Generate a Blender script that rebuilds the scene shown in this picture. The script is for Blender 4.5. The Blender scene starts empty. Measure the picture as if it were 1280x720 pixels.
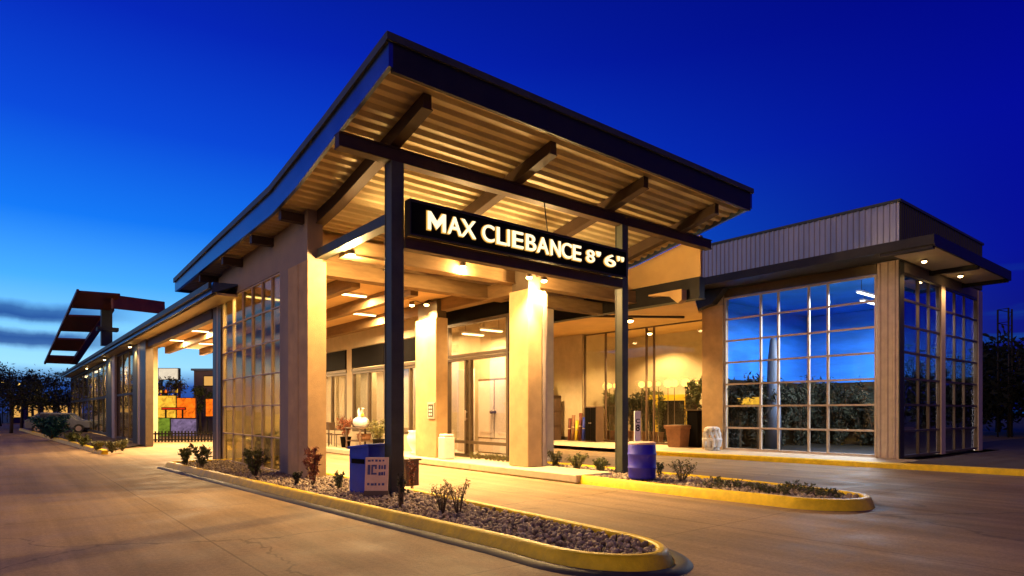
import bpy, bmesh, math, random
import numpy as np
from mathutils import Vector, Matrix

random.seed(7)
rng = np.random.default_rng(11)
sc = bpy.context.scene
COL = sc.collection
PI = math.pi
R = math.radians


# ------------------------------------------------------------------ materials
def s2l(c):
    return tuple(((v / 255) / 12.92) if v / 255 <= 0.04045 else (((v / 255) + 0.055) / 1.055) ** 2.4 for v in c)


def new_mat(name):
    m = bpy.data.materials.new(name)
    m.use_nodes = True
    nt = m.node_tree
    nt.nodes.clear()
    out = nt.nodes.new('ShaderNodeOutputMaterial')
    return m, nt, out


def N(nt, t, **kw):
    n = nt.nodes.new(t)
    for k, v in kw.items():
        if k in n.inputs:
            n.inputs[k].default_value = v
        else:
            setattr(n, k, v)
    return n


def mat(name, col, rough=.6, metal=0., var=.18, scale=3., bump=.06, bscale=45., stretch=(1, 1, 1), spec=.5, rvar=.12):
    """Principled surface with mottled base colour, uneven gloss and fine bump."""
    m, nt, out = new_mat(name)
    L = nt.links
    b = N(nt, 'ShaderNodeBsdfPrincipled')
    b.inputs['Metallic'].default_value = metal
    b.inputs['Specular IOR Level'].default_value = spec
    tc = N(nt, 'ShaderNodeTexCoord')
    mp = N(nt, 'ShaderNodeMapping')
    mp.inputs['Scale'].default_value = stretch
    L.new(tc.outputs['Object'], mp.inputs['Vector'])
    n1 = N(nt, 'ShaderNodeTexNoise', Scale=scale, Detail=6., Roughness=.62)
    L.new(mp.outputs[0], n1.inputs['Vector'])
    mr = N(nt, 'ShaderNodeMapRange')
    mr.inputs['From Min'].default_value = .28
    mr.inputs['From Max'].default_value = .72
    mr.inputs['To Min'].default_value = 1 - var
    mr.inputs['To Max'].default_value = 1 + var
    L.new(n1.outputs['Fac'], mr.inputs['Value'])
    vm = N(nt, 'ShaderNodeVectorMath', operation='SCALE')
    vm.inputs[0].default_value = col[:3]
    L.new(mr.outputs[0], vm.inputs['Scale'])
    L.new(vm.outputs[0], b.inputs['Base Color'])
    rr = N(nt, 'ShaderNodeMapRange')
    rr.inputs['To Min'].default_value = max(0.02, rough - rvar)
    rr.inputs['To Max'].default_value = min(1, rough + rvar)
    L.new(n1.outputs['Fac'], rr.inputs['Value'])
    L.new(rr.outputs[0], b.inputs['Roughness'])
    if bump > 0:
        n2 = N(nt, 'ShaderNodeTexNoise', Scale=bscale, Detail=4.)
        L.new(mp.outputs[0], n2.inputs['Vector'])
        bp = N(nt, 'ShaderNodeBump', Strength=bump, Distance=.02)
        L.new(n2.outputs['Fac'], bp.inputs['Height'])
        L.new(bp.outputs[0], b.inputs['Normal'])
    L.new(b.outputs[0], out.inputs['Surface'])
    return m


def emis(name, col, strength):
    m, nt, out = new_mat(name)
    e = N(nt, 'ShaderNodeEmission')
    e.inputs['Color'].default_value = (*col, 1)
    e.inputs['Strength'].default_value = strength
    nt.links.new(e.outputs[0], out.inputs['Surface'])
    return m


def lit_panel(name, col, strength, lo=.45):
    """a backlit plastic panel: glowing, blotchy printed colour"""
    m, nt, out = new_mat(name)
    L = nt.links
    tc = N(nt, 'ShaderNodeTexCoord')
    n1 = N(nt, 'ShaderNodeTexNoise', Scale=3.2, Detail=5., Distortion=1.2)
    L.new(tc.outputs['Object'], n1.inputs['Vector'])
    mr = N(nt, 'ShaderNodeMapRange')
    mr.inputs['From Min'].default_value = .3
    mr.inputs['From Max'].default_value = .7
    mr.inputs['To Min'].default_value = lo
    mr.inputs['To Max'].default_value = 1.8 - lo
    L.new(n1.outputs['Fac'], mr.inputs['Value'])
    vm = N(nt, 'ShaderNodeVectorMath', operation='SCALE')
    vm.inputs[0].default_value = col
    L.new(mr.outputs[0], vm.inputs['Scale'])
    e = N(nt, 'ShaderNodeEmission')
    L.new(vm.outputs[0], e.inputs['Color'])
    e.inputs['Strength'].default_value = strength
    L.new(e.outputs[0], out.inputs['Surface'])
    return m


def glass(name, tint=(.8, .85, .85), base=.08, gain=1.0, rough=.01, wav=.0, gloss=(1, 1, 1)):
    m, nt, out = new_mat(name)
    L = nt.links
    tr = N(nt, 'ShaderNodeBsdfTransparent')
    tr.inputs['Color'].default_value = (*tint, 1)
    gl = N(nt, 'ShaderNodeBsdfGlossy', Roughness=rough)
    gl.inputs['Color'].default_value = (*gloss, 1)
    if wav > 0:
        tc = N(nt, 'ShaderNodeTexCoord')
        n2 = N(nt, 'ShaderNodeTexNoise', Scale=.9, Detail=1.)
        L.new(tc.outputs['Object'], n2.inputs['Vector'])
        bp = N(nt, 'ShaderNodeBump', Strength=wav, Distance=.05)
        L.new(n2.outputs['Fac'], bp.inputs['Height'])
        L.new(bp.outputs[0], gl.inputs['Normal'])
    fr = N(nt, 'ShaderNodeFresnel', IOR=1.5)
    ma = N(nt, 'ShaderNodeMath', operation='MULTIPLY_ADD', use_clamp=True)
    L.new(fr.outputs[0], ma.inputs[0])
    ma.inputs[1].default_value = gain
    ma.inputs[2].default_value = base
    mx = N(nt, 'ShaderNodeMixShader')
    L.new(ma.outputs[0], mx.inputs[0])
    L.new(tr.outputs[0], mx.inputs[1])
    L.new(gl.outputs[0], mx.inputs[2])
    L.new(mx.outputs[0], out.inputs['Surface'])
    return m


def concrete(name, col, tire=True):
    m, nt, out = new_mat(name)
    L = nt.links
    b = N(nt, 'ShaderNodeBsdfPrincipled')
    tc = N(nt, 'ShaderNodeTexCoord')

    def noise(scale, detail, stretch=(1, 1, 1), dist=0.):
        mp = N(nt, 'ShaderNodeMapping')
        mp.inputs['Scale'].default_value = stretch
        L.new(tc.outputs['Object'], mp.inputs['Vector'])
        n = N(nt, 'ShaderNodeTexNoise', Scale=scale, Detail=detail, Roughness=.65, Distortion=dist)
        L.new(mp.outputs[0], n.inputs['Vector'])
        return n

    def rng_(n, a, b_, lo, hi, clamp=True):
        mr = N(nt, 'ShaderNodeMapRange', clamp=clamp)
        for k, v in zip(('From Min', 'From Max', 'To Min', 'To Max'), (a, b_, lo, hi)):
            mr.inputs[k].default_value = v
        L.new(n, mr.inputs['Value'])
        return mr.outputs[0]

    def mul(a, b_):
        x = N(nt, 'ShaderNodeMath', operation='MULTIPLY')
        L.new(a, x.inputs[0])
        L.new(b_, x.inputs[1])
        return x.outputs[0]
    big = rng_(noise(.22, 5, dist=.6).outputs['Fac'], .3, .7, .78, 1.18)
    streak = rng_(noise(1.0, 4, (2.2, .09, 1)).outputs['Fac'], .35, .68, .74, 1.14)     # wear along the lanes
    mid = rng_(noise(2.6, 6).outputs['Fac'], .3, .7, .86, 1.12)
    fine = mul(rng_(noise(90, 3).outputs['Fac'], .3, .7, .78, 1.2), mul(rng_(noise(22, 4).outputs['Fac'], .3, .7, .82, 1.16), rng_(noise(3.3, 4, dist=.5).outputs['Fac'], .68, .74, 1., .66)))
    stain = rng_(noise(.75, 3, dist=.9).outputs['Fac'], .66, .73, 1., .72)
    f = mul(mul(mul(mul(big, streak), mid), fine), stain)
    # cracks: thin meandering lines
    vo = N(nt, 'ShaderNodeTexVoronoi', feature='DISTANCE_TO_EDGE', Scale=.085)
    dn = noise(.9, 4)
    va = N(nt, 'ShaderNodeVectorMath', operation='MULTIPLY_ADD')
    L.new(dn.outputs['Color'], va.inputs[0])
    va.inputs[1].default_value = (1.1, 1.1, 0)
    L.new(tc.outputs['Object'], va.inputs[2])
    L.new(va.outputs[0], vo.inputs['Vector'])
    crack = rng_(vo.outputs['Distance'], .0008, .0022, .66, 1.)
    f = mul(f, crack)
    sx = N(nt, 'ShaderNodeSeparateXYZ')
    L.new(tc.outputs['Object'], sx.inputs[0])
    for ax, per, off in (('X', 5.5, 3.1), ('Y', 6.0, 1.2)):
        ad_ = N(nt, 'ShaderNodeMath', operation='ADD'); ad_.inputs[1].default_value = off + 600
        L.new(sx.outputs[ax], ad_.inputs[0])
        md_ = N(nt, 'ShaderNodeMath', operation='PINGPONG'); md_.inputs[1].default_value = per / 2
        L.new(ad_.outputs[0], md_.inputs[0])
        f = mul(f, rng_(md_.outputs[0], .006, .016, .62, 1.))
    vm = N(nt, 'ShaderNodeVectorMath', operation='SCALE')
    vm.inputs[0].default_value = col
    L.new(f, vm.inputs['Scale'])
    L.new(vm.outputs[0], b.inputs['Base Color'])
    L.new(rng_(noise(1.3, 5).outputs['Fac'], .3, .7, .55, .85), b.inputs['Roughness'])
    b.inputs['Specular IOR Level'].default_value = .12
    bp = N(nt, 'ShaderNodeBump', Strength=.25, Distance=.012)
    L.new(noise(60, 5).outputs['Fac'], bp.inputs['Height'])
    bp2 = N(nt, 'ShaderNodeBump', Strength=.5, Distance=.03)
    L.new(noise(1.2, 4).outputs['Fac'], bp2.inputs['Height'])
    L.new(bp.outputs[0], bp2.inputs['Normal'])
    L.new(bp2.outputs[0], b.inputs['Normal'])
    L.new(b.outputs[0], out.inputs['Surface'])
    return m


def varied(name, cols, rough=.8, trans=0.):
    """per-island random colour (stones, leaves)"""
    m, nt, out = new_mat(name)
    L = nt.links
    b = N(nt, 'ShaderNodeBsdfPrincipled', Roughness=rough)
    b.inputs['Specular IOR Level'].default_value = .3
    g = N(nt, 'ShaderNodeNewGeometry')
    cr = N(nt, 'ShaderNodeValToRGB')
    e = cr.color_ramp.elements
    e[0].position, e[0].color = 0, (*cols[0], 1)
    e[1].position, e[1].color = 1, (*cols[-1], 1)
    for i, c in enumerate(cols[1:-1]):
        x = e.new((i + 1) / (len(cols) - 1))
        x.color = (*c, 1)
    L.new(g.outputs['Random Per Island'], cr.inputs[0])
    L.new(cr.outputs[0], b.inputs['Base Color'])
    L.new(b.outputs[0], out.inputs['Surface'])
    return m


M = dict(
    ground=mat('ground_soil', (.045, .04, .032), .9, var=.4, scale=.6),
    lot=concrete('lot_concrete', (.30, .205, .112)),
    slab=mat('walkway_concrete', (.46, .37, .25), .75, var=.12, scale=2, bump=.15),
    cream=mat('cream_kerb_paint', (.56, .47, .29), .6, var=.14, scale=4, bump=.2),
    yellow=mat('yellow_kerb_paint', (.78, .53, .006), .5, var=.24, scale=5, bump=.35, bscale=30, spec=.3),
    gutter=mat('gutter_steel', (.045, .04, .04), .6, metal=.0, var=.3, scale=6, spec=.2),
    steel=mat('dark_painted_steel', (.024, .021, .019), .5, var=.25, scale=3, bump=.05, spec=.2),
    bluesteel=mat('slate_painted_steel', (.06, .066, .048), .5, metal=.0, var=.25, scale=3, bump=.05, spec=.25),
    beam=mat('brown_timber_beam', (.19, .115, .05), .75, var=.25, scale=2, stretch=(1, 1, 6), bump=.15, spec=.12),
    rafter=mat('dark_brown_rafter', (.05, .03, .018), .55, var=.25, scale=2, bump=.1, spec=.2),
    fascia=mat('fascia_metal', (.10, .15, .26), .34, metal=.85, var=.2, scale=1.5, bump=.03),
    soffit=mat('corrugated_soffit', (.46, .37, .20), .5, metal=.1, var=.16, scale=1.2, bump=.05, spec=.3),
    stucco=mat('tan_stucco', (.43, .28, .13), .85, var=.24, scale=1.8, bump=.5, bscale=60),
    greywall=mat('taupe_wall', (.25, .19, .14), .8, var=.16, scale=1.4, bump=.25, bscale=60),
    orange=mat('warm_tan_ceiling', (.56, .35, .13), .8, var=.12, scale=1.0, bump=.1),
    cream_wall=mat('cream_wall', (.48, .39, .25), .85, var=.14, scale=1.8, bump=.2),
    brown=mat('bronze_frame', (.10, .07, .042), .42, metal=.45, var=.2, scale=4, bump=.03),
    alu=mat('aluminium_frame', (.46, .36, .28), .5, metal=.1, var=.15, scale=4, bump=.03, spec=.3),
    ribbed=mat('ribbed_metal_cladding', (.36, .34, .34), .42, metal=.3, var=.18, scale=2, stretch=(1, 1, .25), bump=.03, spec=.4),
    white=mat('white_paint', (.72, .70, .66), .55, var=.08, scale=4, bump=.05),
    pinkwhite=mat('off_white_panel', (.62, .54, .50), .5, var=.08, scale=3, bump=.03),
    black=mat('black_panel', (.006, .005, .005), .6, var=.3, scale=4, bump=.02, spec=.03),
    blue=mat('blue_plastic', (.006, .030, .38), .42, var=.22, scale=5, bump=.12, bscale=25),
    barrel=mat('violet_blue_plastic', (.020, .016, .40), .45, var=.25, scale=4, bump=.12, bscale=25),
    paper=mat('poster_board', (.66, .44, .30), .7, var=.15, scale=6),
    ink=mat('poster_ink', (.05, .05, .17), .6, var=.3, scale=20),
    terracotta=mat('terracotta', (.22, .10, .045), .75, var=.25, scale=6, bump=.2),
    yellowpaint=mat('yellow_door_paint', (.62, .44, .02), .45, var=.12, scale=3),
    redbrown=mat('rust_red_steel', (.13, .030, .016), .5, metal=.3, var=.35, scale=2),
    wood=mat('dark_wood', (.09, .05, .028), .6, var=.3, scale=3),
    bark=mat('bark', (.06, .042, .03), .9, var=.4, scale=8, bump=.5),
    stone=varied('gravel_stones', [(.12, .085, .06), (.24, .17, .115), (.38, .29, .20), (.17, .125, .09), (.50, .40, .29)], .8),
    bed=mat('gravel_bed_soil', (.07, .05, .038), .95, var=.4, scale=8, bump=.6),
    leaf=varied('green_leaves', [(.035, .055, .015), (.07, .09, .02), (.11, .11, .03), (.05, .06, .02)], .6),
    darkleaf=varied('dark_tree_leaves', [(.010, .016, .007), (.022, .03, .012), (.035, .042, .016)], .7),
    nightleaf=varied('deep_shade_leaves', [(.004, .006, .003), (.009, .012, .005), (.016, .018, .008)], .8),  # darker copy of the tree leaves, unlit look put into the colour
    redleaf=varied('dry_red_leaves', [(.20, .045, .025), (.30, .10, .05), (.14, .06, .03)], .7),
    olive=varied('olive_leaves', [(.10, .10, .03), (.17, .15, .05), (.06, .07, .02)], .6),
    twig=mat('twig_bark', (.10, .06, .035), .8, var=.3, scale=20),
    teal=varied('teal_leaves', [(.01, .07, .07), (.02, .11, .10), (.01, .05, .06)], .6),
    mulch=mat('mulch_ground', (.05, .03, .022), .95, var=.5, scale=4, bump=.6),
    rubber=mat('rubber', (.02, .02, .02), .8),
    tile=mat('shop_floor', (.42, .36, .28), .35, var=.1, scale=2),
    carpaint=mat('grey_car_paint', (.20, .22, .23), .25, var=.05),
    curtain=mat('cream_curtain', (.62, .55, .44), .85, var=.1, scale=9, stretch=(4, 4, .3)),
    mirror_sky=mat('mirrored_sky_blue', (.028, .21, .76), .6, var=.24, scale=.6, stretch=(1, 1, 5), bump=.03, spec=.2),  # blue of the sky mirrored in the panes, put into the wall colour
    mirror_trees=mat('mirrored_treeline_brown', (.022, .013, .006), .7, var=.5, scale=2, spec=.1),  # dark of the mirrored treeline, put into the wall colour
    darktile=mat('dark_floor', (.012, .01, .008), .5, var=.3, scale=2, spec=.2),
    paleblue=mat('pale_blue_grey_paint', (.06, .085, .14), .6, var=.1),
    # glass
    g_clear=glass('clear_shop_glass', (.92, .91, .88), .015, .28),
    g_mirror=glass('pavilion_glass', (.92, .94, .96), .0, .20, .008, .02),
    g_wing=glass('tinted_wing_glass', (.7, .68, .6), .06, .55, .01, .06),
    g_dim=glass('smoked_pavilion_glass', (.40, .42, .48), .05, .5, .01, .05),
    g_bay=glass('amber_bay_glass', (.50, .48, .36), .04, .25, .012, .03),
    # light
    lamp=emis('warm_lamp_lens', (1.0, .66, .26), 26),
    lampsoft=emis('warm_tube_lens', (1.0, .70, .32), 9),
    letter=emis('backlit_letter_face', (1.0, .84, .52), 1.55),
    letter_edge=emis('backlit_letter_return', (1.0, .50, .08), .9),
    globe=emis('yellow_globe_lamp', (1.0, .60, .12), 3.4),
    coollamp=emis('cool_tube_lens', (.85, .92, 1.0), 5),
    redtail=emis('distant_window_light', (1.0, .50, .12), .8),
    whitelit=lit_panel('white_lit_sign_face', (1.0, .84, .62), .95, .8),
    p_yellow=lit_panel('yellow_lit_panel', (1.0, .50, .04), 1.1),
    p_orange=lit_panel('orange_lit_panel', (1.0, .17, .008), 1.25),
    p_green=lit_panel('green_lit_panel', (.24, .34, .03), .8),
    p_purple=lit_panel('purple_lit_panel', (.30, .20, .36), .7),
    p_red=lit_panel('red_lit_stripe', (.8, .03, .01), .8),
)


# ------------------------------------------------------------------ mesh builder
def root_loc(o):
    v = Vector((0, 0, 0))
    while o is not None:
        v += o.location
        o = o.parent
    return v


class MB:
    def __init__(s):
        s.v, s.f, s.sm = [], [], []

    def add(s, verts, faces, smooth=False):
        o = len(s.v)
        s.v.extend([tuple(p) for p in verts])
        s.f.extend([tuple(i + o for i in f) for f in faces])
        s.sm.extend([smooth] * len(faces))
        return s

    def box(s, x0, x1, y0, y1, z0, z1):
        v = [(x, y, z) for z in (z0, z1) for y in (y0, y1) for x in (x0, x1)]
        return s.add(v, [(0, 2, 3, 1), (4, 5, 7, 6), (0, 1, 5, 4), (2, 6, 7, 3), (0, 4, 6, 2), (1, 3, 7, 5)])

    def hexa(s, bottom, top):
        """two quads (same winding, counter-clockwise from above)"""
        return s.add(list(bottom) + list(top), [(3, 2, 1, 0), (4, 5, 6, 7), (0, 1, 5, 4), (1, 2, 6, 5), (2, 3, 7, 6), (3, 0, 4, 7)])

    def prism(s, poly, axis, a, b):
        """extrude a 2-D polygon along axis between a and b"""
        n = len(poly)

        def P(p, t):
            if axis == 'x': return (t, p[0], p[1])
            if axis == 'y': return (p[0], t, p[1])
            return (p[0], p[1], t)
        v = [P(p, a) for p in poly] + [P(p, b) for p in poly]
        f = [tuple(range(n))[::-1], tuple(range(n, 2 * n))] + [(i, (i + 1) % n, n + (i + 1) % n, n + i) for i in range(n)]
        return s.add(v, f)

    def tube(s, pts, rad, seg=8, smooth=True, cap=True):
        pts = [Vector(p) for p in pts]
        if not hasattr(rad, '__len__'): rad = [rad] * len(pts)
        v, f = [], []
        for i, p in enumerate(pts):
            d = (pts[min(i + 1, len(pts) - 1)] - pts[max(i - 1, 0)]).normalized()
            a = d.orthogonal().normalized() if abs(d.z) < .95 else Vector((1, 0, 0)).cross(d).normalized()
            b = d.cross(a)
            for k in range(seg):
                t = 2 * PI * k / seg
                v.append(p + (a * math.cos(t) + b * math.sin(t)) * rad[i])
        for i in range(len(pts) - 1):
            for k in range(seg):
                f.append((i * seg + k, i * seg + (k + 1) % seg, (i + 1) * seg + (k + 1) % seg, (i + 1) * seg + k))
        s.add(v, f, smooth)
        if cap:
            o = len(s.v) - len(v)
            s.f.append(tuple(o + k for k in range(seg))[::-1]); s.sm.append(False)
            e = o + (len(pts) - 1) * seg
            s.f.append(tuple(e + k for k in range(seg))); s.sm.append(False)
        return s

    def lathe(s, prof, c=(0, 0, 0), seg=24, smooth=True, sx=1, sy=1):
        v, f = [], []
        for r, z in prof:
            for k in range(seg):
                t = 2 * PI * k / seg
                v.append((c[0] + r * sx * math.cos(t), c[1] + r * sy * math.sin(t), c[2] + z))
        n = len(prof)
        for i in range(n - 1):
            for k in range(seg):
                f.append((i * seg + k, i * seg + (k + 1) % seg, (i + 1) * seg + (k + 1) % seg, (i + 1) * seg + k))
        s.add(v, f, smooth)
        o = len(s.v) - len(v)
        s.f.append(tuple(o + k for k in range(seg))[::-1]); s.sm.append(False)
        e = o + (n - 1) * seg
        s.f.append(tuple(e + k for k in range(seg))); s.sm.append(False)
        return s

    def ball(s, c, r, seg=14, rings=9, sq=(1, 1, 1)):
        v, f = [], []
        for i in range(rings + 1):
            a = PI * i / rings
            for k in range(seg):
                t = 2 * PI * k / seg
                v.append((c[0] + sq[0] * r * math.sin(a) * math.cos(t), c[1] + sq[1] * r * math.sin(a) * math.sin(t), c[2] - sq[2] * r * math.cos(a)))
        for i in range(rings):
            for k in range(seg):
                f.append((i * seg + k, i * seg + (k + 1) % seg, (i + 1) * seg + (k + 1) % seg, (i + 1) * seg + k))
        return s.add(v, f, True)

    def build(s, name, m, parent=None, bevel=0., kind=None):
        me = bpy.data.meshes.new(name)
        o0 = root_loc(parent)
        me.from_pydata([(p[0] - o0.x, p[1] - o0.y, p[2] - o0.z) for p in s.v], [], s.f)
        me.polygons.foreach_set('use_smooth', s.sm)
        me.update()
        me.validate()
        me.materials.append(m)
        o = bpy.data.objects.new(name, me)
        COL.objects.link(o)
        if parent is not None: o.parent = parent
        if bevel > 0:
            b = o.modifiers.new('bevel', 'BEVEL')
            b.width = bevel; b.segments = 2; b.limit_method = 'ANGLE'; b.angle_limit = R(40)
        if kind: o['kind'] = kind
        return o


def thing(name, label, cat, loc=(0, 0, 0), group=None):
    o = bpy.data.objects.new(name, None)
    o.empty_display_size = .2
    COL.objects.link(o)
    o.location = loc
    o['label'] = label
    o['category'] = cat
    if group: o['group'] = group
    return o


def tag(o, label, cat, group=None):
    o['label'] = label
    o['category'] = cat
    if group: o['group'] = group
    return o


def copy_tree(o, parent=None):
    c = o.copy()
    COL.objects.link(c)
    if parent is not None: c.parent = parent
    for ch in list(o.children): copy_tree(ch, c)
    return c


def lamp(name, kind, loc, power, col, parent, size=.1, target=None, spot=None, blend=.5, sx=None, sy=None):
    d = bpy.data.lights.new(name, kind)
    d.energy = power
    d.color = col
    if kind == 'AREA':
        d.shape = 'RECTANGLE'; d.size = sx; d.size_y = sy
    else:
        d.shadow_soft_size = size
    if kind == 'SPOT':
        d.spot_size = spot; d.spot_blend = blend
    o = bpy.data.objects.new(name, d)
    COL.objects.link(o)
    o.location = Vector(loc) - root_loc(parent)
    if parent is not None: o.parent = parent
    if target is not None:
        o.rotation_euler = (Vector(target) - Vector(loc)).to_track_quat('-Z', 'Y').to_euler()
    return o


# ------------------------------------------------------------------ text
def glyph_mesh(txt, bold=.0, ext=.02):
    c = bpy.data.curves.new('tmp_txt', 'FONT')
    c.body = txt
    c.extrude = ext
    c.offset = bold
    o = bpy.data.objects.new('tmp_txt', c)
    COL.objects.link(o)
    dg = bpy.context.evaluated_depsgraph_get()
    dg.update()
    me = bpy.data.meshes.new_from_object(o.evaluated_get(dg))
    v = [tuple(p.co) for p in me.vertices]
    f = [tuple(p.vertices) for p in me.polygons]
    bpy.data.objects.remove(o)
    bpy.data.curves.remove(c)
    bpy.data.meshes.remove(me)
    return v, f


def fit_text(mb, txt, x0, x1, z0, z1, mapf, bold=.0, depth=.02):
    """fit txt into the rectangle x0..x1 / z0..z1; mapf(u, w, t) gives the world point"""
    v, f = glyph_mesh(txt, bold, 1.0)
    xs = [p[0] for p in v]; ys = [p[1] for p in v]
    ax, bx_, ay, by = min(xs), max(xs), min(ys), max(ys)
    mb.add([mapf(x0 + (p[0] - ax) / (bx_ - ax) * (x1 - x0), z0 + (p[1] - ay) / (by - ay) * (z1 - z0), p[2] * depth) for p in v], f)


# ------------------------------------------------------------------ camera, world
FX, FY = 0.62852, 0.777793
cam_d = bpy.data.cameras.new('camera')
cam = bpy.data.objects.new('camera', cam_d)
COL.objects.link(cam)
cam.location = (0, 0, 1.5)
cam.rotation_euler = (R(90), 0, -math.atan2(FX, FY))
cam_d.sensor_width = 36
cam_d.lens = 36 * 792 / 1280
cam_d.shift_y = 155 / 1280
cam_d.clip_start = .1
cam_d.clip_end = 3000
sc.camera = cam


def ground_pt(px, py, z=0.):
    """where a photo pixel meets the level z (layout only)"""
    d = 792 * (1.5 - z) / (py - 515)
    r = (px - 640) / 792 * d
    return (FX * d + FY * r, FY * d - FX * r)


w = bpy.data.worlds.new('World')
sc.world = w
w.use_nodes = True
nt = w.node_tree
nt.nodes.clear()
L = nt.links
wo = N(nt, 'ShaderNodeOutputWorld')
bg = N(nt, 'ShaderNodeBackground')
tc = N(nt, 'ShaderNodeTexCoord')
sep = N(nt, 'ShaderNodeSeparateXYZ')
L.new(tc.outputs['Generated'], sep.inputs[0])


def wramp(stops):
    cr = N(nt, 'ShaderNodeValToRGB')
    e = cr.color_ramp.elements
    e[0].position, e[0].color = stops[0][0], (*s2l(stops[0][1]), 1)
    e[1].position, e[1].color = stops[-1][0], (*s2l(stops[-1][1]), 1)
    for p, c in stops[1:-1]:
        x = e.new(p); x.color = (*s2l(c), 1)
    return cr


glow = wramp([(0, (30, 52, 120)), (.035, (40, 84, 168)), (.060, (150, 212, 247)), (.11, (122, 196, 245)), (.17, (66, 162, 241)), (.25, (16, 112, 228)), (.36, (6, 68, 202)),
              (.48, (3, 36, 172)), (.65, (1, 14, 112)), (1, (0, 4, 45))])
night = wramp([(0, (10, 14, 76)), (.08, (8, 15, 108)), (.2, (3, 10, 134)), (.36, (1, 7, 138)), (.5, (0, 4, 118)), (1, (0, 2, 40))])
L.new(sep.outputs['Z'], glow.inputs[0])
L.new(sep.outputs['Z'], night.inputs[0])
dt = N(nt, 'ShaderNodeVectorMath', operation='DOT_PRODUCT')
L.new(tc.outputs['Generated'], dt.inputs[0])
dt.inputs[1].default_value = (-.50, .866, 0)
az = N(nt, 'ShaderNodeMapRange', interpolation_type='SMOOTHSTEP')
for k, v in zip(('From Min', 'From Max', 'To Min', 'To Max'), (-.35, .95, 0, 1)): az.inputs[k].default_value = v
L.new(dt.outputs['Value'], az.inputs['Value'])
mx = N(nt, 'ShaderNodeMix', data_type='RGBA')
L.new(az.outputs[0], mx.inputs[0])
L.new(night.outputs[0], mx.inputs[6])
L.new(glow.outputs[0], mx.inputs[7])
# long dark dusk clouds low over the glow
mp = N(nt, 'ShaderNodeMapping')
mp.inputs['Scale'].default_value = (1.3, 1.3, 15)
mp.inputs['Location'].default_value = (.35, .2, .55)
L.new(tc.outputs['Generated'], mp.inputs['Vector'])
cn = N(nt, 'ShaderNodeTexNoise', Scale=2.1, Detail=5., Roughness=.5, Distortion=.4)
L.new(mp.outputs[0], cn.inputs['Vector'])
cm = N(nt, 'ShaderNodeMapRange', interpolation_type='SMOOTHSTEP')
for k, v in zip(('From Min', 'From Max', 'To Min', 'To Max'), (.60, .70, 0, .8)): cm.inputs[k].default_value = v
L.new(cn.outputs['Fac'], cm.inputs['Value'])
el = wramp([(0, (255, 255, 255)), (.13, (230, 230, 230)), (.19, (20, 20, 20)), (1, (0, 0, 0))])
L.new(sep.outputs['Z'], el.inputs[0])
bz = N(nt, 'ShaderNodeTexNoise', Scale=3.4, Detail=7., Roughness=.6)
L.new(tc.outputs['Generated'], bz.inputs['Vector'])
bza = N(nt, 'ShaderNodeMath', operation='MULTIPLY_ADD')
L.new(bz.outputs['Fac'], bza.inputs[0]); bza.inputs[1].default_value = .055
L.new(sep.outputs['Z'], bza.inputs[2])
bands = wramp([(0, (0, 0, 0)), (.062, (180, 180, 180)), (.085, (30, 30, 30)), (.104, (10, 10, 10)), (.113, (245, 245, 245)), (.124, (255, 255, 255)), (.133, (30, 30, 30)), (.139, (40, 40, 40)), (.146, (255, 255, 255)), (.156, (240, 240, 240)), (.168, (0, 0, 0)), (1, (0, 0, 0))])
L.new(bza.outputs[0], bands.inputs[0])
bx_m = N(nt, 'ShaderNodeMapRange', interpolation_type='SMOOTHSTEP')
for k, v in zip(('From Min', 'From Max', 'To Min', 'To Max'), (.05, .17, .95, 0)): bx_m.inputs[k].default_value = v
L.new(sep.outputs['X'], bx_m.inputs['Value'])
bmul = N(nt, 'ShaderNodeMath', operation='MULTIPLY')
L.new(bands.outputs[0], bmul.inputs[0]); L.new(bx_m.outputs[0], bmul.inputs[1])
cmul = N(nt, 'ShaderNodeMath', operation='MULTIPLY')
L.new(cm.outputs[0], cmul.inputs[0])
L.new(el.outputs[0], cmul.inputs[1])
mx2 = N(nt, 'ShaderNodeMix', data_type='RGBA')
cmax = N(nt, 'ShaderNodeMath', operation='MAXIMUM')
L.new(cmul.outputs[0], cmax.inputs[0]); L.new(bmul.outputs[0], cmax.inputs[1])
L.new(cmax.outputs[0], mx2.inputs[0])
L.new(mx.outputs[2], mx2.inputs[6])
mx2.inputs[7].default_value = (*s2l((16, 62, 138)), 1)
# a trace of the physical twilight sky on top
sky = N(nt, 'ShaderNodeTexSky', sky_type='NISHITA')
sky.sun_disc = False
sky.sun_elevation = R(-3)
sky.sun_rotation = R(-30)
ad = N(nt, 'ShaderNodeMix', data_type='RGBA', blend_type='ADD')
ad.inputs[0].default_value = .01
L.new(mx2.outputs[2], ad.inputs[6])
L.new(sky.outputs[0], ad.inputs[7])
L.new(ad.outputs[2], bg.inputs['Color'])
bg.inputs['Strength'].default_value = 1.25
L.new(bg.outputs[0], wo.inputs['Surface'])

warm_fill_d = bpy.data.lights.new('warm_fill_sun', 'SUN')
warm_fill_d.energy = .85  # added warm fill from the left, in place of a lot lamp
warm_fill_d.angle = R(40)
warm_fill_d.color = (1, .60, .20)
warm_fill_sun = bpy.data.objects.new('warm_fill_sun', warm_fill_d)
COL.objects.link(warm_fill_sun)
warm_fill_sun.rotation_euler = Vector((.94, .25, -.27)).to_track_quat('-Z', 'Y').to_euler()

WARM = (1.0, .63, .25)
WARM2 = (1.0, .66, .30)

# ------------------------------------------------------------------ the ground
g = MB(); g.box(-700, 900, -500, 1100, -1.0, -.05)
g.build('ground', M['ground'], kind='structure')
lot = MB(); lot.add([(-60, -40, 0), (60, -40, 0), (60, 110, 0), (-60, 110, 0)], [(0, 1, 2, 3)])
lot.build('parking_lot', M['lot'], kind='structure')


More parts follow.
